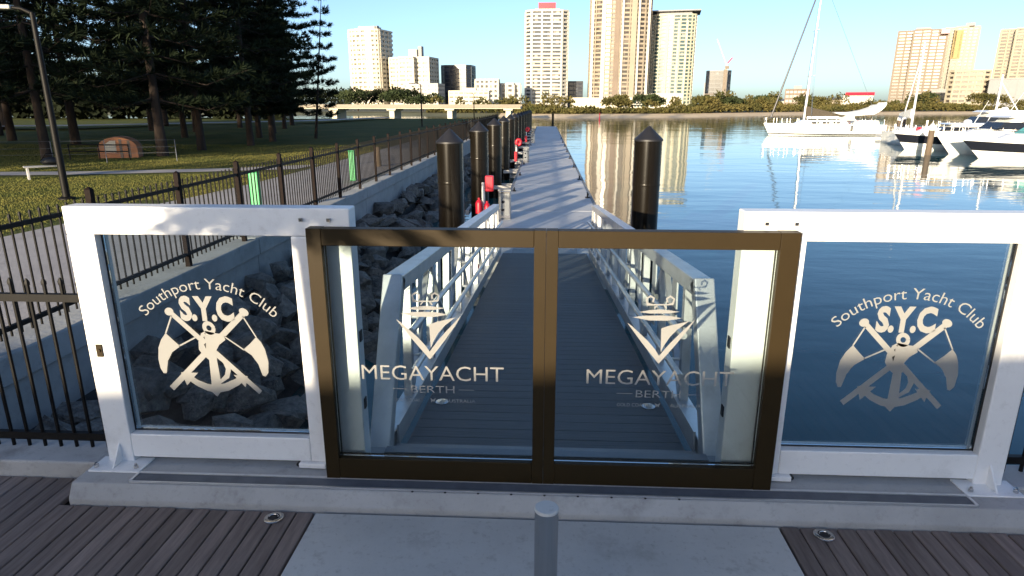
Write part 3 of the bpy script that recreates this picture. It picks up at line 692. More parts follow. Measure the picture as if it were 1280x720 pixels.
# hand rail in front of the hut
hr = thing('hand_rail', 'thin dark rail standing in front of the orange hut', 'rail', (-15.4, 22.9, 0))
for x in (-17.0, -15.9, -14.8): part('post', MB().cyl((x, 22.7, -.05), (x, 22.7, .55), .022, n=8), M['fence'], hr)
for z in (.3, .53): part('bar', MB().cyl((-17.0, 22.7, z), (-14.8, 22.7, z), .02, n=8), M['fence'], hr)

# ------------------------------------------------------------------ trees
class QM:
    """quads gathered with numpy"""
    def __init__(s): s.q = []
    def leaves(s, P, D, W, L):
        """leaf strips: base points P, directions D (n,3), half widths along W (n,3), lengths L"""
        T = P+D*L[:, None]
        s.q.append(np.stack([P-W, P+W, T+W*.35, T-W*.35], 1))
    def mesh(s, name):
        q = np.concatenate(s.q).reshape(-1, 3); n = len(q)//4
        me = bpy.data.meshes.new(name); me.vertices.add(len(q)); me.vertices.foreach_set('co', q.astype(np.float32).ravel())
        me.loops.add(4*n); me.loops.foreach_set('vertex_index', np.arange(4*n, dtype=np.int32))
        me.polygons.add(n); me.polygons.foreach_set('loop_start', np.arange(0, 4*n, 4, dtype=np.int32)); me.update(calc_edges=True)
        return me
def unit(a): return a/np.linalg.norm(a, axis=-1, keepdims=True)
def turf(n, seed):
    g = np.random.default_rng(seed); y = 4+28*g.random(n)**1.1; x = -7.3-g.random(n)*(1.5+y*.95)
    k = ~((x > -8.3) & (np.abs(y-8) < 5)) & ~((np.abs(y-(18.9+.27*(x+9.9))) < .75))
    x, y = x[k], y[k]; m = len(x); P = np.stack([x, y, np.full(m, -.01)], 1)
    D = unit(np.stack([g.normal(0, .45, m), g.normal(0, .45, m), np.ones(m)], 1)); a = g.random(m)*6.28
    q = QM(); q.leaves(P, D, np.stack([np.cos(a), np.sin(a), 0*a], 1)*.008, g.uniform(.015, .036, m)); return q.mesh('lawn_blades')
tag(link('lawn_blades', turf(330000, 5), M['blade']), 'short grass of the lawn beside the footpath, coloured sunlit gold', 'grass', kind='stuff')
def pine(h, hb, Rm, step, nbr, tufts, per, leaf, seed, power=.75, clump=0.0, lift=.12):
    g = np.random.default_rng(seed); q = QM(); tr = MB()
    r0 = .0105*h
    zs = [0, hb*.5, hb, h*.5, h*.75, h]; rs = [r0*1.25, r0, r0*.85, r0*.6, r0*.33, .02]
    tr.tube([(0, 0, z) for z in sorted(set(zs))], rs[:len(set(zs))], 10)
    z = hb
    while z < h-.15:
        f = (h-z)/(h-hb); L0 = Rm*min(1, f**power+.03)
        for b in range(nbr):
            if g.random() < .10: continue
            az = 2*np.pi*(b+g.random()*.6)/nbr+z*1.7; L = L0*g.uniform(.72, 1.12)
            d = np.array([np.cos(az), np.sin(az), 0]); zz = z+g.uniform(-.15, .15)*step
            base = np.array([0, 0, zz]); droop = -.10*f*L
            end = base+d*L+np.array([0, 0, droop+lift*L]); mid = base+d*L*.55+np.array([0, 0, droop*1.2])
            tr.cyl(base, mid, .028*max(.4, L/2.5), .018, 4, False); tr.cyl(mid, end, .018, .006, 4, False)
            n = max(3, int(tufts*L/Rm+1)); t = clump+(1-clump)*g.random(n)**.8
            c = ((1-t)**2)[:, None]*base+(2*t*(1-t))[:, None]*mid+(t*t)[:, None]*end
            side = np.array([-d[1], d[0], 0]); spread = .30*L*(1-t*.75)*(.3+t)
            off = g.normal(0, 1, n)*spread*.8
            c = c+side*off[:, None]+np.array([0, 0, 1])*(np.abs(off)*.1)[:, None]
            P = np.repeat(c, per, 0); m = len(P)
            D = unit(d*.8+side*np.repeat(np.sign(off), per)[:, None]*.7+np.array([0, 0, .45])+g.normal(0, .55, (m, 3)))
            W = unit(np.cross(D, g.normal(0, 1, (m, 3))))*leaf*.075
            q.leaves(P, D, W, leaf*g.uniform(.6, 1.25, m))
        z += step*g.uniform(.8, 1.2)
    return tr.mesh('trunk', smooth=50), q.mesh('crown')
KINDS = [pine(17, 2.1, 3.4, .78, 6, 22, 17, .36, 1, .6, .15), pine(15, 2.6, 3.0, .80, 6, 20, 17, .34, 2, .55, .2), pine(19, 2.9, 3.8, .85, 6, 22, 17, .38, 3, .6, .15),
         pine(15.5, 1.5, 1.3, .42, 7, 18, 20, .30, 4, .8), pine(8.4, 1.5, 1.15, .60, 6, 8, 24, .24, 5, .5, .45, .3)]
def tree(k, x, y, s, lb, z=0, rz=None):
    t = thing('pine_tree', lb, 'tree', (x, y, z-.05), rz=random.uniform(0, 6.28) if rz is None else rz, group='pines in the park', local=True); t.scale = (s, s, s*random.uniform(.95, 1.06))
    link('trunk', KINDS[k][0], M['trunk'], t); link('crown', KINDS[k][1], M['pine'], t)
    return t
trees = [(0, -14.7, 24.6, 1, 'dark pine with a thick trunk standing just right of the orange hut'),
 (1, -18.1, 23.0, 1, 'dark pine with a reddish trunk beside the near lamp post'),
 (2, -23.9, 32.5, 1, 'dark pine behind the wire fence between the lamp post and the orange hut'),
 (1, -14.2, 31.2, .95, 'dark pine with a banded slim trunk, left of the narrow cone-shaped pine'),
 (3, -14.7, 35.0, 1, 'narrow cone-shaped pine at the right end of the dark grove'),
 (4, -13.45, 38.2, .93, 'lone slender young pine with open tiers against the sky'),
 (0, -14.9, 27.9, .9, 'dark pine midway between the orange hut and the cone-shaped pine'),
 (2, -18.6, 44.5, .9, 'pine trunk seen just left of the cone-shaped pine further back'),
 (3, -21.4, 53.6, .95, 'far pine standing behind the lone young pine'),
 (1, -25.8, 55, 1.1, 'far pine deep in the grove in front of the park road'),
 (0, -25.3, 46.9, 1, 'pine deep in the grove behind the tree midway from the hut'),
 (2, -30, 35.8, 1, 'dark pine at the left edge of the picture'),
 (0, -36, 42, 1.1, 'far dark pine at the left edge behind the nearer one'),
 (1, -30.5, 50, 1.1, 'far pine left of the thick trunk by the hut'),
 (2, -34, 58, 1.1, 'farthest pine of the grove in front of the road'),
 (0, -21.5, 38.5, .95, 'pine behind the orange hut to its right'),
 (1, -22, 24.5, .9, 'dark pine by the left edge in front of the park road'),
 (2, -44, 52, 1.1, 'distant pine behind the lamp post'),
 (0, -27.5, 28.5, .95, 'dark pine at the far left above the wire fence'),
 (1, -40, 66, 1.2, 'distant pine over the road beyond the hut'),
  (0, -33, 73, 1.2, 'distant pine over the road right of the hut'),
 (0, -24, 62, 1.05, 'distant pine left of the far pine by the young one'),
 (1, -17.0, 38.6, .95, 'pine close behind the banded slim trunk')]
for a in trees:
    t_ = tree(*a)
    if a[0] == 4: t_.rotation_euler = (0, R(7), 0)
# tall pines beside the camera, out of the picture, that shade the grove and the far lawn
for i in range(12):
    tree((2, 1, 0)[i % 3], -30-i*3.9+random.uniform(-.8, .8), -8.5+random.uniform(-2.5, 2.5), (1.75, 1.85, 2.05)[i % 3], 'tall pine beside the clubhouse, out of the picture, %s from the path' % words[i])
def leafmass(blobs, per, leaf, seed):
    g = np.random.default_rng(seed); q = QM()
    for (cx, cy, cz, rx, ry, rz) in blobs:
        d = unit(g.normal(0, 1, (per, 3))); d[:, 2] = np.where(d[:, 2] < -.35, -d[:, 2], d[:, 2])
        P = np.array([cx, cy, cz])+d*np.array([rx, ry, rz])*g.uniform(.55, 1.05, per)[:, None]
        D = unit(d+g.normal(0, .7, (per, 3))); W = unit(np.cross(D, g.normal(0, 1, (per, 3))))*leaf*.38
        q.leaves(P, D, W, leaf*g.uniform(.6, 1.3, per))
    return q
def shore_pt(s):
    acc = 0
    for (a, b) in zip(shore[:-1], shore[1:]):
        L = math.hypot(b[0]-a[0], b[1]-a[1])
        if acc+L >= s: t = (s-acc)/L; return a[0]+(b[0]-a[0])*t, a[1]+(b[1]-a[1])*t
        acc += L
    return shore[-1]
# scrub along the far shore: reads as one mass
bl = []
g = np.random.default_rng(11)
for s in np.arange(870, 1560, 1.6):
    x, y = shore_pt(s)
    for row in range(2):
        hh = (1.1+1.1*g.random()+1.3*math.sin(s*.045)*math.sin(s*.021)+(2.6 if g.random() < .12 else 0))*(1 if row == 0 else 1.35); hh = max(.9, hh)
        bl.append((x+g.normal(0, .6), y+6+row*8+g.random()*4, ZW+.85+hh*.42, 1.6+g.random()*1.4, 1.8, hh*.62))
sb_ = link('shoreline_scrub', leafmass(bl, 120, .75, 21).mesh('shoreline_scrub'), M['scrub']); tag(sb_, 'olive scrub and low trees along the far shoreline', 'bushes', kind='stuff')
# single trees standing out of the scrub
def far_tree(x, y, h, rx, lb, m='dkleaf', seed=0):
    t = thing('broadleaf_tree', lb, 'tree', (x, y, ZW+.7), group='trees on the far shore', local=True)
    g = np.random.default_rng(seed); bl = [(g.normal(0, rx*.45), g.normal(0, rx*.4), h*.62+g.normal(0, h*.1), rx*.55, rx*.55, h*.26) for _ in range(9)]
    link('crown', leafmass(bl, 170, .7, seed).mesh('crown'), M[m], t); part('trunk', MB().tube([(0, 0, 0), (.1, 0, h*.35), (0, 0, h*.6)], [.3, .22, .12], 8), M['trunk'], t)
for i, (x, y, h, rx, lb, m) in enumerate(((22, 205, 5.4, 4.5, 'rounded olive tree on the shore in front of the pale podium', 'scrub'), (31, 206, 5.6, 4.2, 'rounded green tree beside the podium, right of centre', 'dkleaf'),
    (52, 222, 5.5, 4.5, 'spreading brownish tree on the shore below the pale green tower', 'scrub'), (64, 232, 5, 4.6, 'dark tree on the shore left of the dark office block', 'dkleaf'), (82, 256, 6.0, 5, 'dark tree on the shore below the construction crane', 'dkleaf'),
    (104, 268, 6.2, 6, 'bright olive tree on the shore right of the dark office block', 'scrub'), (190, 300, 8, 7, 'large brown-green tree below the twin towers on the right', 'scrub'), (158, 286, 7, 6, 'dark tree above the yacht stern', 'dkleaf'),
    (-60, 262, 9, 6, 'dark tree in front of the cream towers by the bridge', 'dkleaf'), (-46, 250, 6, 5, 'small dark tree in front of the low cream block', 'dkleaf'), (-76, 268, 9, 7, 'dark tree behind the bridge beside the young pine', 'dkleaf'))):
    far_tree(x, y, h, rx, lb, m, 40+i)
# dark tree belt behind the park at the left and behind the bridge
bl = []
for i in range(170):
    x = -330+i*1.65; y = 150+max(0, (-x-60))*.05+g.random()*8; hh = 6+3*g.random()
    if x > -62: continue
    if i % 2: bl.append((x*.42-22, 97+g.random()*6, 2.2+g.random(), 2.2, 2, 2.6+g.random()*1.5))
    bl.append((x, y, hh*.45, 3, 2.5, hh*.55))
for i in range(80): bl.append((-158+i*1.55, 88+g.random()*4, .7+g.random()*.4, 1.7, 1.6, 1.3+g.random()*1.1))
for i in range(46): bl.append((-125+i*1.6, 275+g.random()*8, 3.2+g.random()*1.6, 2.5, 2.5, 3+g.random()*2))
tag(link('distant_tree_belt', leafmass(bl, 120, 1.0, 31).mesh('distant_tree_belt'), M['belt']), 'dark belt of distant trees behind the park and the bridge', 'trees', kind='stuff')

# ================================================================== BRIDGE AND TOWN
br = thing('road_bridge', 'low pale concrete road bridge across the inlet behind the lawn', 'bridge', (-60, 165, ZW))
part('deck', MB().box(-84, -6, 160, 170, 1.0, 1.55), M['cream'], br)
part('parapet', MB().box(-84, -6, 159.7, 160.0, 1.2, 2.0), M['tan'], br); part('parapet', MB().box(-84, -6, 170, 170.3, 1.2, 2.0), M['tan'], br)
for i in range(6):
    x = -80+i*14.2
    part('pier', MB().box(x-.6, x+.6, 161, 169, ZW-.3, .6), M['cream'], br); part('pier_head', MB().box(x-1.1, x+1.1, 160.4, 169.6, .6, .999), M['cream'], br)
def tower(name, lb, X0, X1, Y, top, floors, wall, win, head=0, depth=None, plan='rect', band=.42, out=.35, cols=6, pierw=.5, pier_out=.25, cat='apartment block', base=-.7, pier_mat=None, extra=None, par=1.2):
    cx = (X0+X1)/2; wd = X1-X0; dp = depth or wd*.8
    wd = wd*math.cos(R(head)) if abs(head) > 8 else wd
    t = thing(name, lb, cat, (cx, Y+dp/2, base), rz=-R(head), local=True)
    a, b = wd/2-out, dp/2-out
    if plan == 'rect': pl = [(-a, -b), (a, -b), (a, b), (-a, b)]
    elif plan == 'oct': c = .28; pl = [(-a*(1-c), -b), (a*(1-c), -b), (a, -b*(1-c)), (a, b*(1-c)), (a*(1-c), b), (-a*(1-c), b), (-a, b*(1-c)), (-a, -b*(1-c))]
    elif plan == 'curve': pl = [(a*math.cos(R(q)), -b*.55-b*.45*math.sin(R(q))) for q in range(180, -1, -18)][::1]+[(a, b), (-a, b)]
    elif plan == 'step': pl = [(-a, -b*.5), (-a*.35, -b*.5), (-a*.35, -b), (a*.35, -b), (a*.35, -b*.6), (a, -b*.6), (a, b), (-a, b)]
    else: pl = plan
    H = top-base; fh = H/floors
    part('glazing', MB().prism(pl, 0, H-.3), win, t)
    n = len(pl); bands = MB(); piers = MB()
    def outset(o): return [(x*(1+o/a), y*(1+o/b)) for x, y in pl]
    if band:
        for k in range(floors): bands.prism(outset(out), k*fh, k*fh+fh*band)
        part('floor_band', bands, wall, t, kind='stuff')
    area = sum(pl[i][0]*pl[(i+1) % n][1]-pl[(i+1) % n][0]*pl[i][1] for i in range(n)); sgn = 1 if area > 0 else -1
    for i in range(n):
        p, q = Vector(pl[i]), Vector(pl[(i+1) % n]); L = (q-p).length; d = (q-p)/L; nr = Vector((d.y, -d.x))*sgn
        if nr.y > .5: continue
        m = max(1, round(cols*L/wd))
        for j in range(m+1):
            if j == m and n > 6 and plan == 'curve': continue
            c = p+(q-p)*(j/m)+nr*(out*.5+pier_out*.5); hw = d*pierw/2; hn = nr*(out+pier_out)/2
            cs = [c-hw-hn, c+hw-hn, c+hw+hn, c-hw+hn]
            piers.prism([(v.x, v.y) for v in cs], 0.01, H-.25-.05*(i % 3))
    part('pier', piers, pier_mat or wall, t, kind='stuff')
    part('roof', MB().prism(outset(out+.1), H-.3, H-.3+par), wall, t)
    if extra: extra(t, H, a, b)
    return t
def cap(m, x0, x1, z, y0=-3, y1=3): return lambda t, H, a, b: part('plant_room', MB().box(x0, x1, y0, y1, H+.91, H+z), m, t)
tower('apartment_tower', 'broad cream apartment tower, leftmost on the skyline', -141.4, -115, 480, 52.5, 17, M['cream'], M['w_cream'], 15, 24, 'curve', .55, .5, 5, 1.2, .1, extra=lambda t, H, a, b: (part('plant_room', MB().box(-6, 7, -4, 6, H+.91, H+3.2), M['cream'], t), part('vent', MB().box(7.4, 8.6, -3, 0, H+.91, H+3.6), M['ggrey'], t)))
tower('apartment_tower', 'stepped cream apartment tower with a grey stack on its roof', -113.3, -81.2, 480, 34, 12, M['cream'], M['w_cream'], 11.5, 24, 'step', .55, .5, 7, 1.3, .1, extra=lambda t, H, a, b: (part('plant_room', MB().box(0, 6.0, -6, 6, H+.91, H+6), M['cream'], t), part('stack', MB().box(6.2, 9.0, -4, 0, H+.91, H+8.2), M['ggrey'], t)))
tower('low_block', 'low pale block with rows of square windows below the cream towers', -93, -69, 440, 14.5, 6, M['creamw'], M['w_dark'], 10, 14, 'rect', .5, .2, 10, .9, .02)
tower('office_block', 'dark glass office block between the cream buildings', -80.5, -56.6, 520, 30.5, 10, M['dkcl'], M['w_navy'], 7.5, 20, 'oct', .28, .25, 5, .5, .15, cat='office block')
tower('low_block', 'cream four-storey block with long window strips behind the bridge', -60.9, -35.6, 420, 9.6, 4, M['cream'], M['w_cream'], 0, 14, 'rect', .58, .25, 8, .7, -.1, extra=cap(M['cream'], -3, 4, 2.6))
tower('low_block', 'white mid-rise block with dark balconies left of the red-capped tower', -49.5, -33, 470, 18.3, 6, M['creamw'], M['w_dark'], 0, 14, 'rect', .45, .4, 5, 1.4, .1)
tower('low_block', 'white mid-rise block with a plain end wall beside the red-capped tower', -32.4, -18, 475, 15.8, 5, M['creamw'], M['w_dark'], 0, 14, 'step', .45, .4, 3, 2.2, .1)
tower('apartment_tower', 'white balconied tower with a red cap on its roof', -15.5, 16, 500, 66.8, 25, M['creamw'], M['w_dark'], 0, 30, 'oct', .46, .7, 4, 1.3, .25, extra=lambda t, H, a, b: (part('plant_room', MB().box(-9, 9, -9, 9, H+.91, H+2.2), M['creamw'], t), part('red_cap', MB().box(-6.4, 6.2, -7, 5, H+2.21, H+6.6), M['red'], t)))
tower('low_block', 'small dark block beside the red-capped tower', 17.3, 28.4, 520, 18.5, 6, M['dkcl'], M['w_navy'], 0, 12, 'rect', .3, .3, 3, .5, .1)
def fins(t, H, a, b):
    for fx, mm, hw in ((-.93, 'creamw', 1.0), (-.55, 'creamw', 1.5), (-.10, 'brown', 1.9), (.08, 'creamw', .8), (.45, 'tan', 2.0), (.62, 'creamw', .7), (.95, 'creamw', .9)):
        yb = -b*.55-b*.45*math.sqrt(max(0, 1-fx*fx)); part('fin', MB().box(fx*a-hw, fx*a+hw, yb-1.7, yb+3, .05, H-.5), M[mm], t)
    part('crown', MB().box(-a*.6, a*.6, -b*.8, b*.6, H+.91, H+9), M['tan'], t)
tower('apartment_tower', 'tallest tower, beige with brown vertical stripes, cut by the top of the picture', 33.9, 79.8, 520, 98, 32, M['tan'], M['w_brown'], 6, 36, 'curve', .40, .7, 9, .9, .35, extra=fins)
def jroof(t, H, a, b):
    part('overhanging_roof', MB().box(-a-1, a+3.2, -b-1.5, b+1, H+2.6, H+3.5), M['ggrey'], t); part('plant_room', MB().box(-a*.8, a*.8, -b*.8, b*.8, H+.91, H+2.59), M['ggrey'], t)
    part('glass_corner', MB().box(-a-.9, -a+7.5, -b*.75, -b*.3, .1, H-1), M['w_green'], t)
    for x in (-.25, .25, .62): part('fin', MB().box(x*a-.8, x*a+.8, -b*.55-b*.45*math.sqrt(1-x*x)-1.3, -b*.4, .05, H-4), M['pgreen'], t)
tower('apartment_tower', 'pale green tower with an overhanging roof beside the tallest tower', 82.9, 118.2, 540, 68.5, 26, M['pgreen'], M['w_green'], 10.5, 28, 'curve', .36, .7, 8, .9, .1, extra=jroof)
def site(t, H, a, b):
    part('lift_core', MB().box(3.5, 6.2, -b-.6, -b+3, .1, H+1.5), M['pink'], t); part('scaffold', MB().box(-a-1.2, -a-.3, -b, b, 1, H*.7), M['ggrey'], t)
    for z in (.22, .38): part('slab_edge', MB().box(-a-.4, a+.4, -b-.7, -b, H*z, H*z+.7), M['pink'], t)
tower('office_block', 'dark unfinished office block with a crane on top', 122.9, 141.6, 520, 26, 9, M['dkcl'], M['w_navy'], 14, 16, 'oct', .3, .3, 4, .4, .1, cat='office block', extra=site)
cr = thing('tower_crane', 'pale tower crane with a raised boom on the dark office block', 'crane', (135.6, 521, 26.6))
part('mast', MB().box(134.9, 136.3, 520.4, 521.8, 26.9, 32), M['lamph'], cr)
part('boom', MB().bar((135.6, 521, 31), (126.7, 519, 49), .5, .6), M['lamph'], cr); part('counter_jib', MB().bar((135.6, 521, 31), (139.8, 521, 36), .7, .7), M['red'], cr); part('cabin', MB().box(135.0, 137.6, 519.5, 521, 28, 30), M['pink'], cr)
pd = thing('podium_building', 'long low beige podium building along the shore below the tallest tower', 'building', (50, 440, -.7), local=True)
part('wall', MB().box(-33, 35, -8, 20, 0, 7.0), M['cream'], pd); part('roof_terrace', MB().box(-5, 14, -6, 18, 7.01, 8.6), M['tan'], pd); part('upper_wall', MB().box(17, 37, -8.6, 18, 7.01, 9.5), M['creamw'], pd)
for i in range(11): part('window', MB().box(-3.5+i*2.0, -2.1+i*2.0, -8.12, -8.0, 1.2, 5.4), M['w_green'], pd)
part('canopy', MB().box(4, 12, -12, -8.01, 2.6, 3.2), M['creamw'], pd)
# right-hand group
def ltop(t, H, a, b): part('red_sign_box', MB().box(a-4, a+1.5, -b-1, -b+3, H-3, H+.2), M['red'], t); part('plant_room', MB().box(-a*.3, a*.3, -4, 4, H+.91, H+2.6), M['ggrey'], t)
tower('apartment_tower', 'tall pinkish-brown tower, left one of the right-hand cluster', 263.6, 300, 520, 54.5, 24, M['pink'], M['w_brown'], 28.4, 24, 'step', .45, .6, 7, 1.0, .15, extra=ltop)
tower('apartment_tower', 'tall pale tower with ochre upper panels in the right-hand cluster', 300.5, 326, 525, 57, 25, M['greyr'], M['w_brown'], 30.8, 24, 'step', .42, .6, 5, 1.1, .3, extra=lambda t, H, a, b: (part('ochre_panel', MB().box(-a*.45, a*.1, -b-.9, -b, H*.62, H-2), M['yellow'], t), part('glass_crown', MB().box(a*.15, a*.7, -b*.9, b*.5, H+.91, H+3), M['ggrey'], t)))
tower('low_block', 'cream balconied block in front of the right-hand towers', 246, 271, 420, 21.2, 8, M['creamr'], M['w_brown'], 31.6, 16, 'oct', .5, .7, 6, .8, .1)
tower('low_block', 'short dark glass block at the foot of the pinkish-brown tower', 283, 294, 505, 12, 4, M['dkcl'], M['w_navy'], 29, 10, 'rect', .2, .2, 3, .3, .1)
tower('office_block', 'plain grey block at the right edge behind the boats', 257.5, 290, 400, 16.3, 5, M['ggrey'], M['ggrey'], 34, 14, 'rect', 0, .2, 2, .2, .02, cat='office block', par=.6)
tower('apartment_tower', 'cream tower rising behind the grey block at the right edge', 341, 378, 525, 56, 24, M['creamr'], M['w_brown'], 34.5, 24, 'step', .42, .6, 7, 1.1, .3)
tower('office_block', 'small brown flat-roofed office block behind the yacht mast', 162, 178, 460, 11.2, 4, M['brown'], M['w_brown'], 20, 10, 'rect', .4, .3, 6, .5, .1, cat='office block', extra=cap(M['ggrey'], -2.5, 2.5, 3))
rr = thing('low_shed', 'low white shed with a red roof behind the yacht stern', 'shed', (209, 462, -.7), rz=-R(24), local=True)
part('wall', MB().box(-9, 9, -4, 4, 0, 8.6), M['creamw'], rr); part('roof', MB().prism([(-4.6, 8.61), (4.6, 8.61), (3.6, 10.6), (-3.6, 10.6)], -7.5, 9.6, 'x'), M['red'], rr)
for i in range(5): part('window', MB().box(-7.6+i*3.2, -5.6+i*3.2, -4.1, -4.0, 5, 7), M['w_dark'], rr)
for i, (x0, x1, y, h, m_) in enumerate(((140, 160, 610, 6, 'creamw'), (182, 199, 560, 5.5, 'creamw'), (222, 262, 600, 7, 'tan'))):
    t = thing('low_shed', ['distant white shed right of the dark office block', 'distant white shed left of the red-roofed shed', 'distant tan shed between the red roof and the pinkish-brown tower'][i], 'shed', ((x0+x1)/2, y, -.7), local=True)
    hw = (x1-x0)/2; part('wall', MB().box(-hw, hw, 0, 12, 0, h), M[m_], t); part('roof', MB().prism([(-.6, h+.01), (12.6, h+.01), (6, h+1.8)], -hw-.5, hw+.5, 'x'), M['ggrey'], t)
    for j in range(4): part('window', MB().box(-hw*.8+j*hw*.45, -hw*.6+j*hw*.45, -.08, 0, h*.45, h*.75), M['w_dark'], t)

# ================================================================== BOATS
def hull(L, B, F, bow_rake, sheer, flare=.75, transom=.85, zb=-.4, t0=0., t1=1., grow=0., n=22):
    """lofted hull, bow at x=0 pointing to -x; rows between height fractions t0..t1"""
    mb = MB(); rows = 6; sec = []
    for i in range(n+1):
        s = i/n; bw = B/2*min(1, (1-(1-min(1, s/.55))**2.2))*(1-(1-transom)*max(0, (s-.6)/.4)**1.5)+.02+grow
        top = F*(1+sheer*(1-s)**2); sc_ = []
        for j in range(rows+1):
            t = t0+(t1-t0)*j/rows; z = zb+(top-zb)*t; k = flare+(1-flare)*t**.7 if s < .6 else 1-.12*(1-t)
            if t < .3: k *= (.55+.45*t/.3)
            x = L*s+bow_rake*(1-t)*(1-s)**3
            sc_.append((x, bw*k, z))
        sec.append(sc_)
    vs = []; m = rows+1
    for sc_ in sec: vs += [(x, -y, z) for x, y, z in sc_]+[(x, y, z) for x, y, z in sc_]
    fs = []
    for i in range(n):
        a, b = i*2*m, (i+1)*2*m
        for j in range(rows): fs += [(a+j, b+j, b+j+1, a+j+1), (a+m+j, a+m+j+1, b+m+j+1, b+m+j)]
        fs += [(a+m-1, b+m-1, b+2*m-1, a+2*m-1)]
        fs += [(a, a+m, b+m, b)]
    for e in (0, n*2*m): fs += [tuple(range(e, e+m))+tuple(range(e+2*m-1, e+m-1, -1))]
    return mb.add(vs, fs)
def house(x0, x1, w0, w1, z0, z1, rake0, rake1, narrow=.8):
    """cabin block with raked ends and sloping sides"""
    return MB().add([(x0, -w0/2, z0), (x0, w0/2, z0), (x1, w1/2, z0), (x1, -w1/2, z0), (x0+rake0, -w0/2*narrow, z1), (x0+rake0, w0/2*narrow, z1), (x1-rake1, w1/2*narrow, z1), (x1-rake1, -w1/2*narrow, z1)],
                    [(0, 3, 2, 1), (4, 5, 6, 7), (0, 1, 5, 4), (1, 2, 6, 5), (2, 3, 7, 6), (3, 0, 4, 7)])
def rails(t, L, B, z, s0, s1, n, h=.6, m='steel'):
    for side in (-1, 1):
        pts = []
        for i in range(n+1):
            s = s0+(s1-s0)*i/n; bw = B/2*min(1, (1-(1-min(1, s/.55))**2.2))*.94; pts.append((L*s, side*bw, z(s)))
        for p in pts: part('stanchion', MB().cyl(p, (p[0], p[1], p[2]+h), .016, n=5), M[m], t)
        part('guard_rail', MB().tube([(p[0], p[1], p[2]+h) for p in pts], [.016]*len(pts), 5), M[m], t)
def sloop(loc, rz, lb):
    t = thing('sailing_yacht', lb, 'yacht', loc, rz=rz, local=True); L = 12.8
    part('hull', hull(L, 3.7, 1.15, .9, .12), M['gel'], t, smooth=40); part('waterline_stripe', hull(L, 3.7, 1.15, .9, .12, t0=.29, t1=.36, grow=.012), M['navy'], t, smooth=40)
    part('coachroof', house(3.2, 9.0, 1.6, 2.4, 1.10, 1.62, .9, .3), M['gel'], t, bevel=.08)
    for s in (-1, 1):
        for i in range(3): part('window', MB().box(5.0+i*1.15, 5.75+i*1.15, s*1.02-.05, s*1.02+.06, 1.26, 1.45), M['bwin'], t)
    part('mast', MB().cyl((4.4, 0, 1.6), (4.75, 0, 16.6), .13, .08, 12), M['mast'], t, smooth=40)
    for z, wl in ((6.4, 1.3), (11.2, 1.0)): part('spreader', MB().bar((4.55, -wl, z), (4.55, wl, z), .12, .05), M['mast'], t)
    part('furled_jib', MB().cyl((.75, 0, 1.9), (4.65, 0, 16.2), .10, .07, 8), M['navy'], t, smooth=40)
    part('boom', MB().cyl((4.6, 0, 2.2), (10.4, 0, 2.3), .09, n=8), M['mast'], t)
    part('sail_cover', MB().prism([(4.45, 2.05), (4.45, 3.2), (5.5, 2.9), (7.4, 2.5), (8.9, 2.25), (8.6, 2.05)], -.17, .17, 'y'), M['dcanvas'], t, bevel=.07)
    part('boom_bag', MB().prism([(4.7, 1.75), (4.7, 2.04), (8.0, 2.04), (8.4, 1.9), (8.2, 1.72)], -.15, .15, 'y'), M['canvas'], t, bevel=.05)
    part('awning', MB().prism([(7.2, 2.45), (9.2, 2.5), (10.6, 2.75), (11.5, 3.05), (11.8, 3.3), (12.4, 3.35), (12.5, 3.55), (12.75, 3.6), (12.7, 3.2), (12.3, 2.7), (11.6, 2.25), (9.6, 2.1), (8.2, 2.2)], -1.0, 1.0, 'y'), M['canvas'], t, bevel=.12)
    for x in (9.4, 11.4):
        for s in (-.95, .95): part('awning_pole', MB().cyl((x, s, 1.1), (x, s, 2.35), .03, n=6), M['steel'], t)
    part('spray_hood', house(8.3, 9.6, 2.1, 2.2, 1.6, 2.25, .5, .1), M['canvas'], t, bevel=.1)
    part('cockpit_box', house(9.9, 12.2, 2.5, 2.5, 1.0, 1.6, .1, .1, .9), M['gel'], t, bevel=.06)
    for s in (-1, 1):
        for x1_, z1 in ((4.5, 11.2), (4.6, 16.2)): part('shroud', MB().cyl((4.7, s*1.7, 1.15), (x1_, s*.05, z1), .012, n=4), M['steel'], t)
    part('backstay', MB().cyl((12.6, 0, 1.2), (4.75, 0, 16.4), .012, n=4), M['steel'], t)
    rails(t, L, 3.7, lambda s: 1.15*(1+.12*(1-s)**2), .02, .97, 12)
    for s in (-1, 1): part('dinghy_fender', MB().cyl((9.0, s*1.95, .5), (9.0, s*1.95, 1.1), .13, n=8), M['navy'], t, smooth=40)
    part('pulpit', MB().tube([(.2, -.25, 1.28), (.05, -.2, 1.95), (-.05, 0, 2.0), (.05, .2, 1.95), (.2, .25, 1.28)], [.025]*5, 6), M['steel'], t)
    return t
sloop((25.1, 78, ZW), R(-4), 'white sailing yacht with a dark furled jib and white awning, berthed side on')
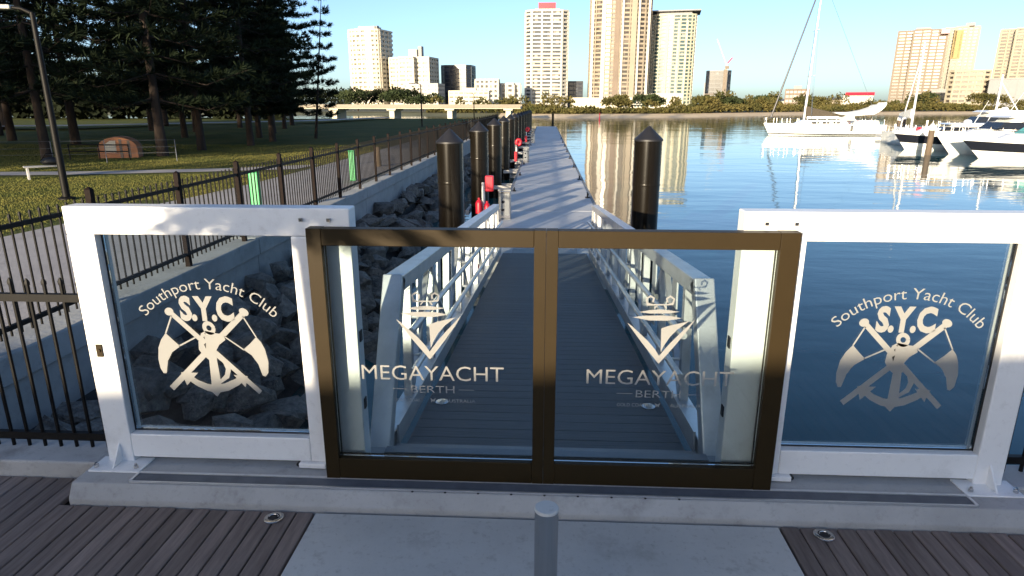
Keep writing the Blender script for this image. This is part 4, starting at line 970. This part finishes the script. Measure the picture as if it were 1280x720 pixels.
def motor(loc, rz, L, B, F, lb, stripe='navy', fly=False, cover=None, sh=.30, k=1):
    t = thing('motor_boat', lb, 'motor boat', loc, rz=rz, group='motor boats at the berths', local=True)
    part('hull', hull(L, B, F, L*.16, sh, .62, .92), M['gel'], t, smooth=40)
    if stripe: part('hull_stripe', hull(L, B, F, L*.16, sh, .62, .92, t0=.52, t1=.86, grow=.015), M[stripe], t, smooth=40)
    z = F*1.02
    part('foredeck', house(L*.16, L*.48, B*.30, B*.66, z, z+.5, L*.10, .1, .7), M['gel'], t, bevel=.10)
    cb = part('cabin', house(L*.34, L*.82, B*.62, B*.80, z+.1*k, z+1.55*k, L*.12, .25, .80), M['gel'], t, bevel=.08)
    part('windscreen', house(L*.345, L*.80, B*.63, B*.815, z+.62*k, z+1.18*k, L*.05, .2, .90), M['bwin'], cb)
    part('hardtop', house(L*.40, L*.86, B*.72, B*.80, z+1.551*k, z+1.72*k, L*.04, .2, .95), M['gel'], t, bevel=.06)
    if fly:
        part('flybridge', house(L*.46, L*.84, B*.62, B*.70, z+1.721, z+2.5, L*.06, .1, .9), M['gel'], t, bevel=.08)
        part('flybridge_window', house(L*.47, L*.60, B*.60, B*.66, z+2.501, z+2.85, L*.03, .02, .8), M['bwin'], t)
        part('radar_arch', MB().tube([(L*.78, -B*.33, z+1.7), (L*.80, -B*.28, z+3.4), (L*.80, B*.28, z+3.4), (L*.78, B*.33, z+1.7)], [.09]*4, 8), M['gel'], t, smooth=40)
    part('radar_dome', MB().lathe([(.25, 0), (.28, .1), (.2, .22), (.02, .26)], (L*.6, 0, z+(2.86 if fly else 1.73*k)), 14), M['gel'], t, smooth=40)
    for s in (-.3, .3): part('antenna', MB().cyl((L*.7, s*B, z+1.72*k), (L*.78, s*B, z+1.72*k+1.6), .025, .012, 5), M['mast'], t)
    if cover: part('cockpit_cover', house(L*.30, L*.62, B*.55, B*.74, z+.35*k, z+1.15*k, L*.08, .3, .7), M[cover], t, bevel=.1)
    part('transom_platform', MB().box(L, L+.7, -B*.4, B*.4, .2, .32), M['gel'], t)
    for s in (-1, 1):
        part('porthole', MB().cyl((L*.36, s*(B*.47), F*.78), (L*.36, s*(B*.52), F*.78), .12, n=12), M['bwin'], t)
    rails(t, L, B, lambda s: F*(1+sh*(1-s)**2)-.02, .02, .5, 7, .5)
    return t
motor((26.6, 52.3, ZW), R(-8), 8.5, 2.9, 1.1, k=.5, lb= 'small motor boat with a black hull side, leftmost at the berths')
motor((26.9, 47.4, ZW), R(-3), 10, 3.4, 1.2, k=.8, lb= 'white motor boat with a high plain white bow, between the dark hulled boats', stripe=None)
motor((26.4, 43.6, ZW), R(-6), 11, 3.4, 1.05, k=.9, lb= 'large motor boat with a dark hull side, nearest at the right edge', cover='teal')
motor((36.0, 51.2, ZW), R(-4), 10, 3.2, 1.25, fly=True, lb='white motor boat with a flybridge and arch, behind the others at the right edge', stripe=None)
motor((32.4, 58.6, ZW), R(-6), 10, 3.2, 1.2, k=.95, lb= 'white motor boat with a pale cabin, furthest back at the right edge', stripe=None)
def berth_sloop(loc, rz, L, hm, lb):
    t = thing('sailing_yacht', lb, 'yacht', loc, rz=rz, local=True)
    part('hull', hull(L, L*.3, 1.0, .8, .12), M['gel'], t, smooth=40); part('coachroof', house(L*.28, L*.7, L*.12, L*.19, .98, 1.45, .7, .2), M['gel'], t, bevel=.06)
    mx_ = L*.36; part('mast', MB().cyl((mx_, 0, 1.4), (mx_, 0, hm), .10, .07, 10), M['mast'], t, smooth=40)
    part('boom', MB().cyl((mx_+.1, 0, 2.3), (L*.82, 0, 2.4), .08, n=8), M['mast'], t); part('sail_cover', MB().prism([(mx_+.15, 2.2), (mx_+.15, 3.0), (L*.8, 2.6), (L*.8, 2.35)], -.14, .14, 'y'), M['canvas'], t, bevel=.05)
    part('furled_jib', MB().cyl((L*.75, 0, 1.1), (mx_+.05, 0, hm-.7), .05, .04, 6), M['canvas'], t); part('shroud', MB().cyl((mx_, L*.14, 1.0), (mx_, 0, hm-.3), .012, n=4), M['steel'], t)
    rails(t, L, L*.3, lambda s: 1.0, .05, .95, 7, .5)
berth_sloop((30.4, 55.2, ZW), R(80), 7.0, 8.2, 'white yacht with a bare pale mast behind the leftmost motor boat')
berth_sloop((36.4, 60.5, ZW), R(-8), 7.5, 5.8, 'white yacht with a short mast at the right edge')
# marina finger and timber piles
mf = thing('marina_finger', 'low floating finger jetty behind the yacht stern and motor boats', 'jetty', (40, 64, ZW))
part('deck', MB().box(33.5, 60, 66.5, 69.0, ZW+.15, ZW+.5), M['pont'], mf, bevel=.03); part('deck', MB().box(34, 60, 53.6, 55.0, ZW+.15, ZW+.45), M['pont'], mf, bevel=.03)
part('fender_strip', MB().box(33.4, 60, 66.44, 66.5, ZW+.2, ZW+.42), M['whal'], mf)
def tpile(x, y, top, lb):
    t = thing('timber_pile', lb, 'pile', (x, y, ZW-1), group='timber piles at the berths', local=True)
    part('shaft', MB().cyl((0, 0, 0), (0, 0, top-ZW+1), .20, .18, 14), M['timber'], t, smooth=40); part('white_cap', MB().lathe([(.22, 0), (.22, .25), (.02, .5)], (0, 0, top-ZW+1.001), 14), M['whitep'], t, smooth=30)
tpile(26.1, 46.2, .25, 'timber pile with a white cap between the leftmost motor boats'); tpile(33.2, 63.5, .6, 'timber pile with a white cap behind the bare mast'); tpile(31.8, 61.5, .55, 'timber pile with a white cap beside the leftmost bare mast')
rt_ = thing('red_tender', 'small red covered tender behind the yacht stern', 'tender', (36.2, 70, ZW), rz=.2, local=True)
part('hull', hull(2.6, 1.3, .55, .4, .2), M['red'], rt_, smooth=40); part('cover', house(.5, 2.4, .8, 1.1, .55, 1.1, .3, .1), M['red'], rt_, bevel=.08); part('lettering_panel', MB().box(.9, 2.0, -.70, -.68, .2, .5), M['whitep'], rt_)

# ================================================================== BEHIND THE CAMERA: what shades the deck
cb = thing('clubhouse', 'flat-roofed clubhouse behind the boardwalk, out of the picture', 'building', (-9, -19, 0), rz=R(18), local=True)
RH = 3.11
part('wall', MB().box(-9, 17, -6, 5.2, 0, RH-.3), M['tan'], cb); part('roof', MB().box(-9.5, 17.5, -6.5, 6.5, RH-.299, RH), M['creamw'], cb)
for i in range(8): part('window', MB().box(-8+i*3.1, -5.6+i*3.1, 5.2, 5.26, .6, 2.7), M['w_dark'], cb)
def palm(x, y, h, lb, seed):
    t = thing('palm_tree', lb, 'palm', (x, y, 0), local=True); g = np.random.default_rng(seed); q = QM(); st = MB()
    part('trunk', MB().tube([(0, 0, 0), (.1, 0, h*.5), (.05, 0, h)], [.05, .04, .035], 10), M['trunk'], t, smooth=50); part('pot', MB().lathe([(.16, .003), (.22, .38), (.23, .40), (.19, .40)], n=20), M['conc'], t, smooth=40)
    for i in range(12):
        az = 2*np.pi*i/12+g.random()*.3; el = g.uniform(.15, 1.0); L = g.uniform(.5, .8); d = np.array([np.cos(az), np.sin(az), 0])
        ts = np.linspace(.12, 1, 34); c = np.array([.05, 0, h])+d*(L*ts)[:, None]*np.cos(el*.6)+np.array([0, 0, 1])*(L*ts*np.sin(el)-.75*L*ts**2)[:, None]
        st.tube([tuple(v) for v in c[::6]], [.012]*len(c[::6]), 4)
        sd_ = np.array([-d[1], d[0], 0])
        for s in (-1, 1):
            D = unit(sd_*s*.8+d*.55+np.array([0, 0, -.25])+g.normal(0, .08, (len(c), 3))); W = np.repeat((d*.022)[None], len(c), 0)
            q.leaves(c, D, W,   .36*(1.05-.5*np.abs(ts-.45)*2*.6))
    link('fronds', q.mesh('fronds'), M['dkleaf'], t); part('frond_stalk', st, M['dkleaf'], t, kind='stuff')
palm(-2.84, -.9, 2.1, 'small potted palm on the boardwalk left of the camera, out of the picture', 3)
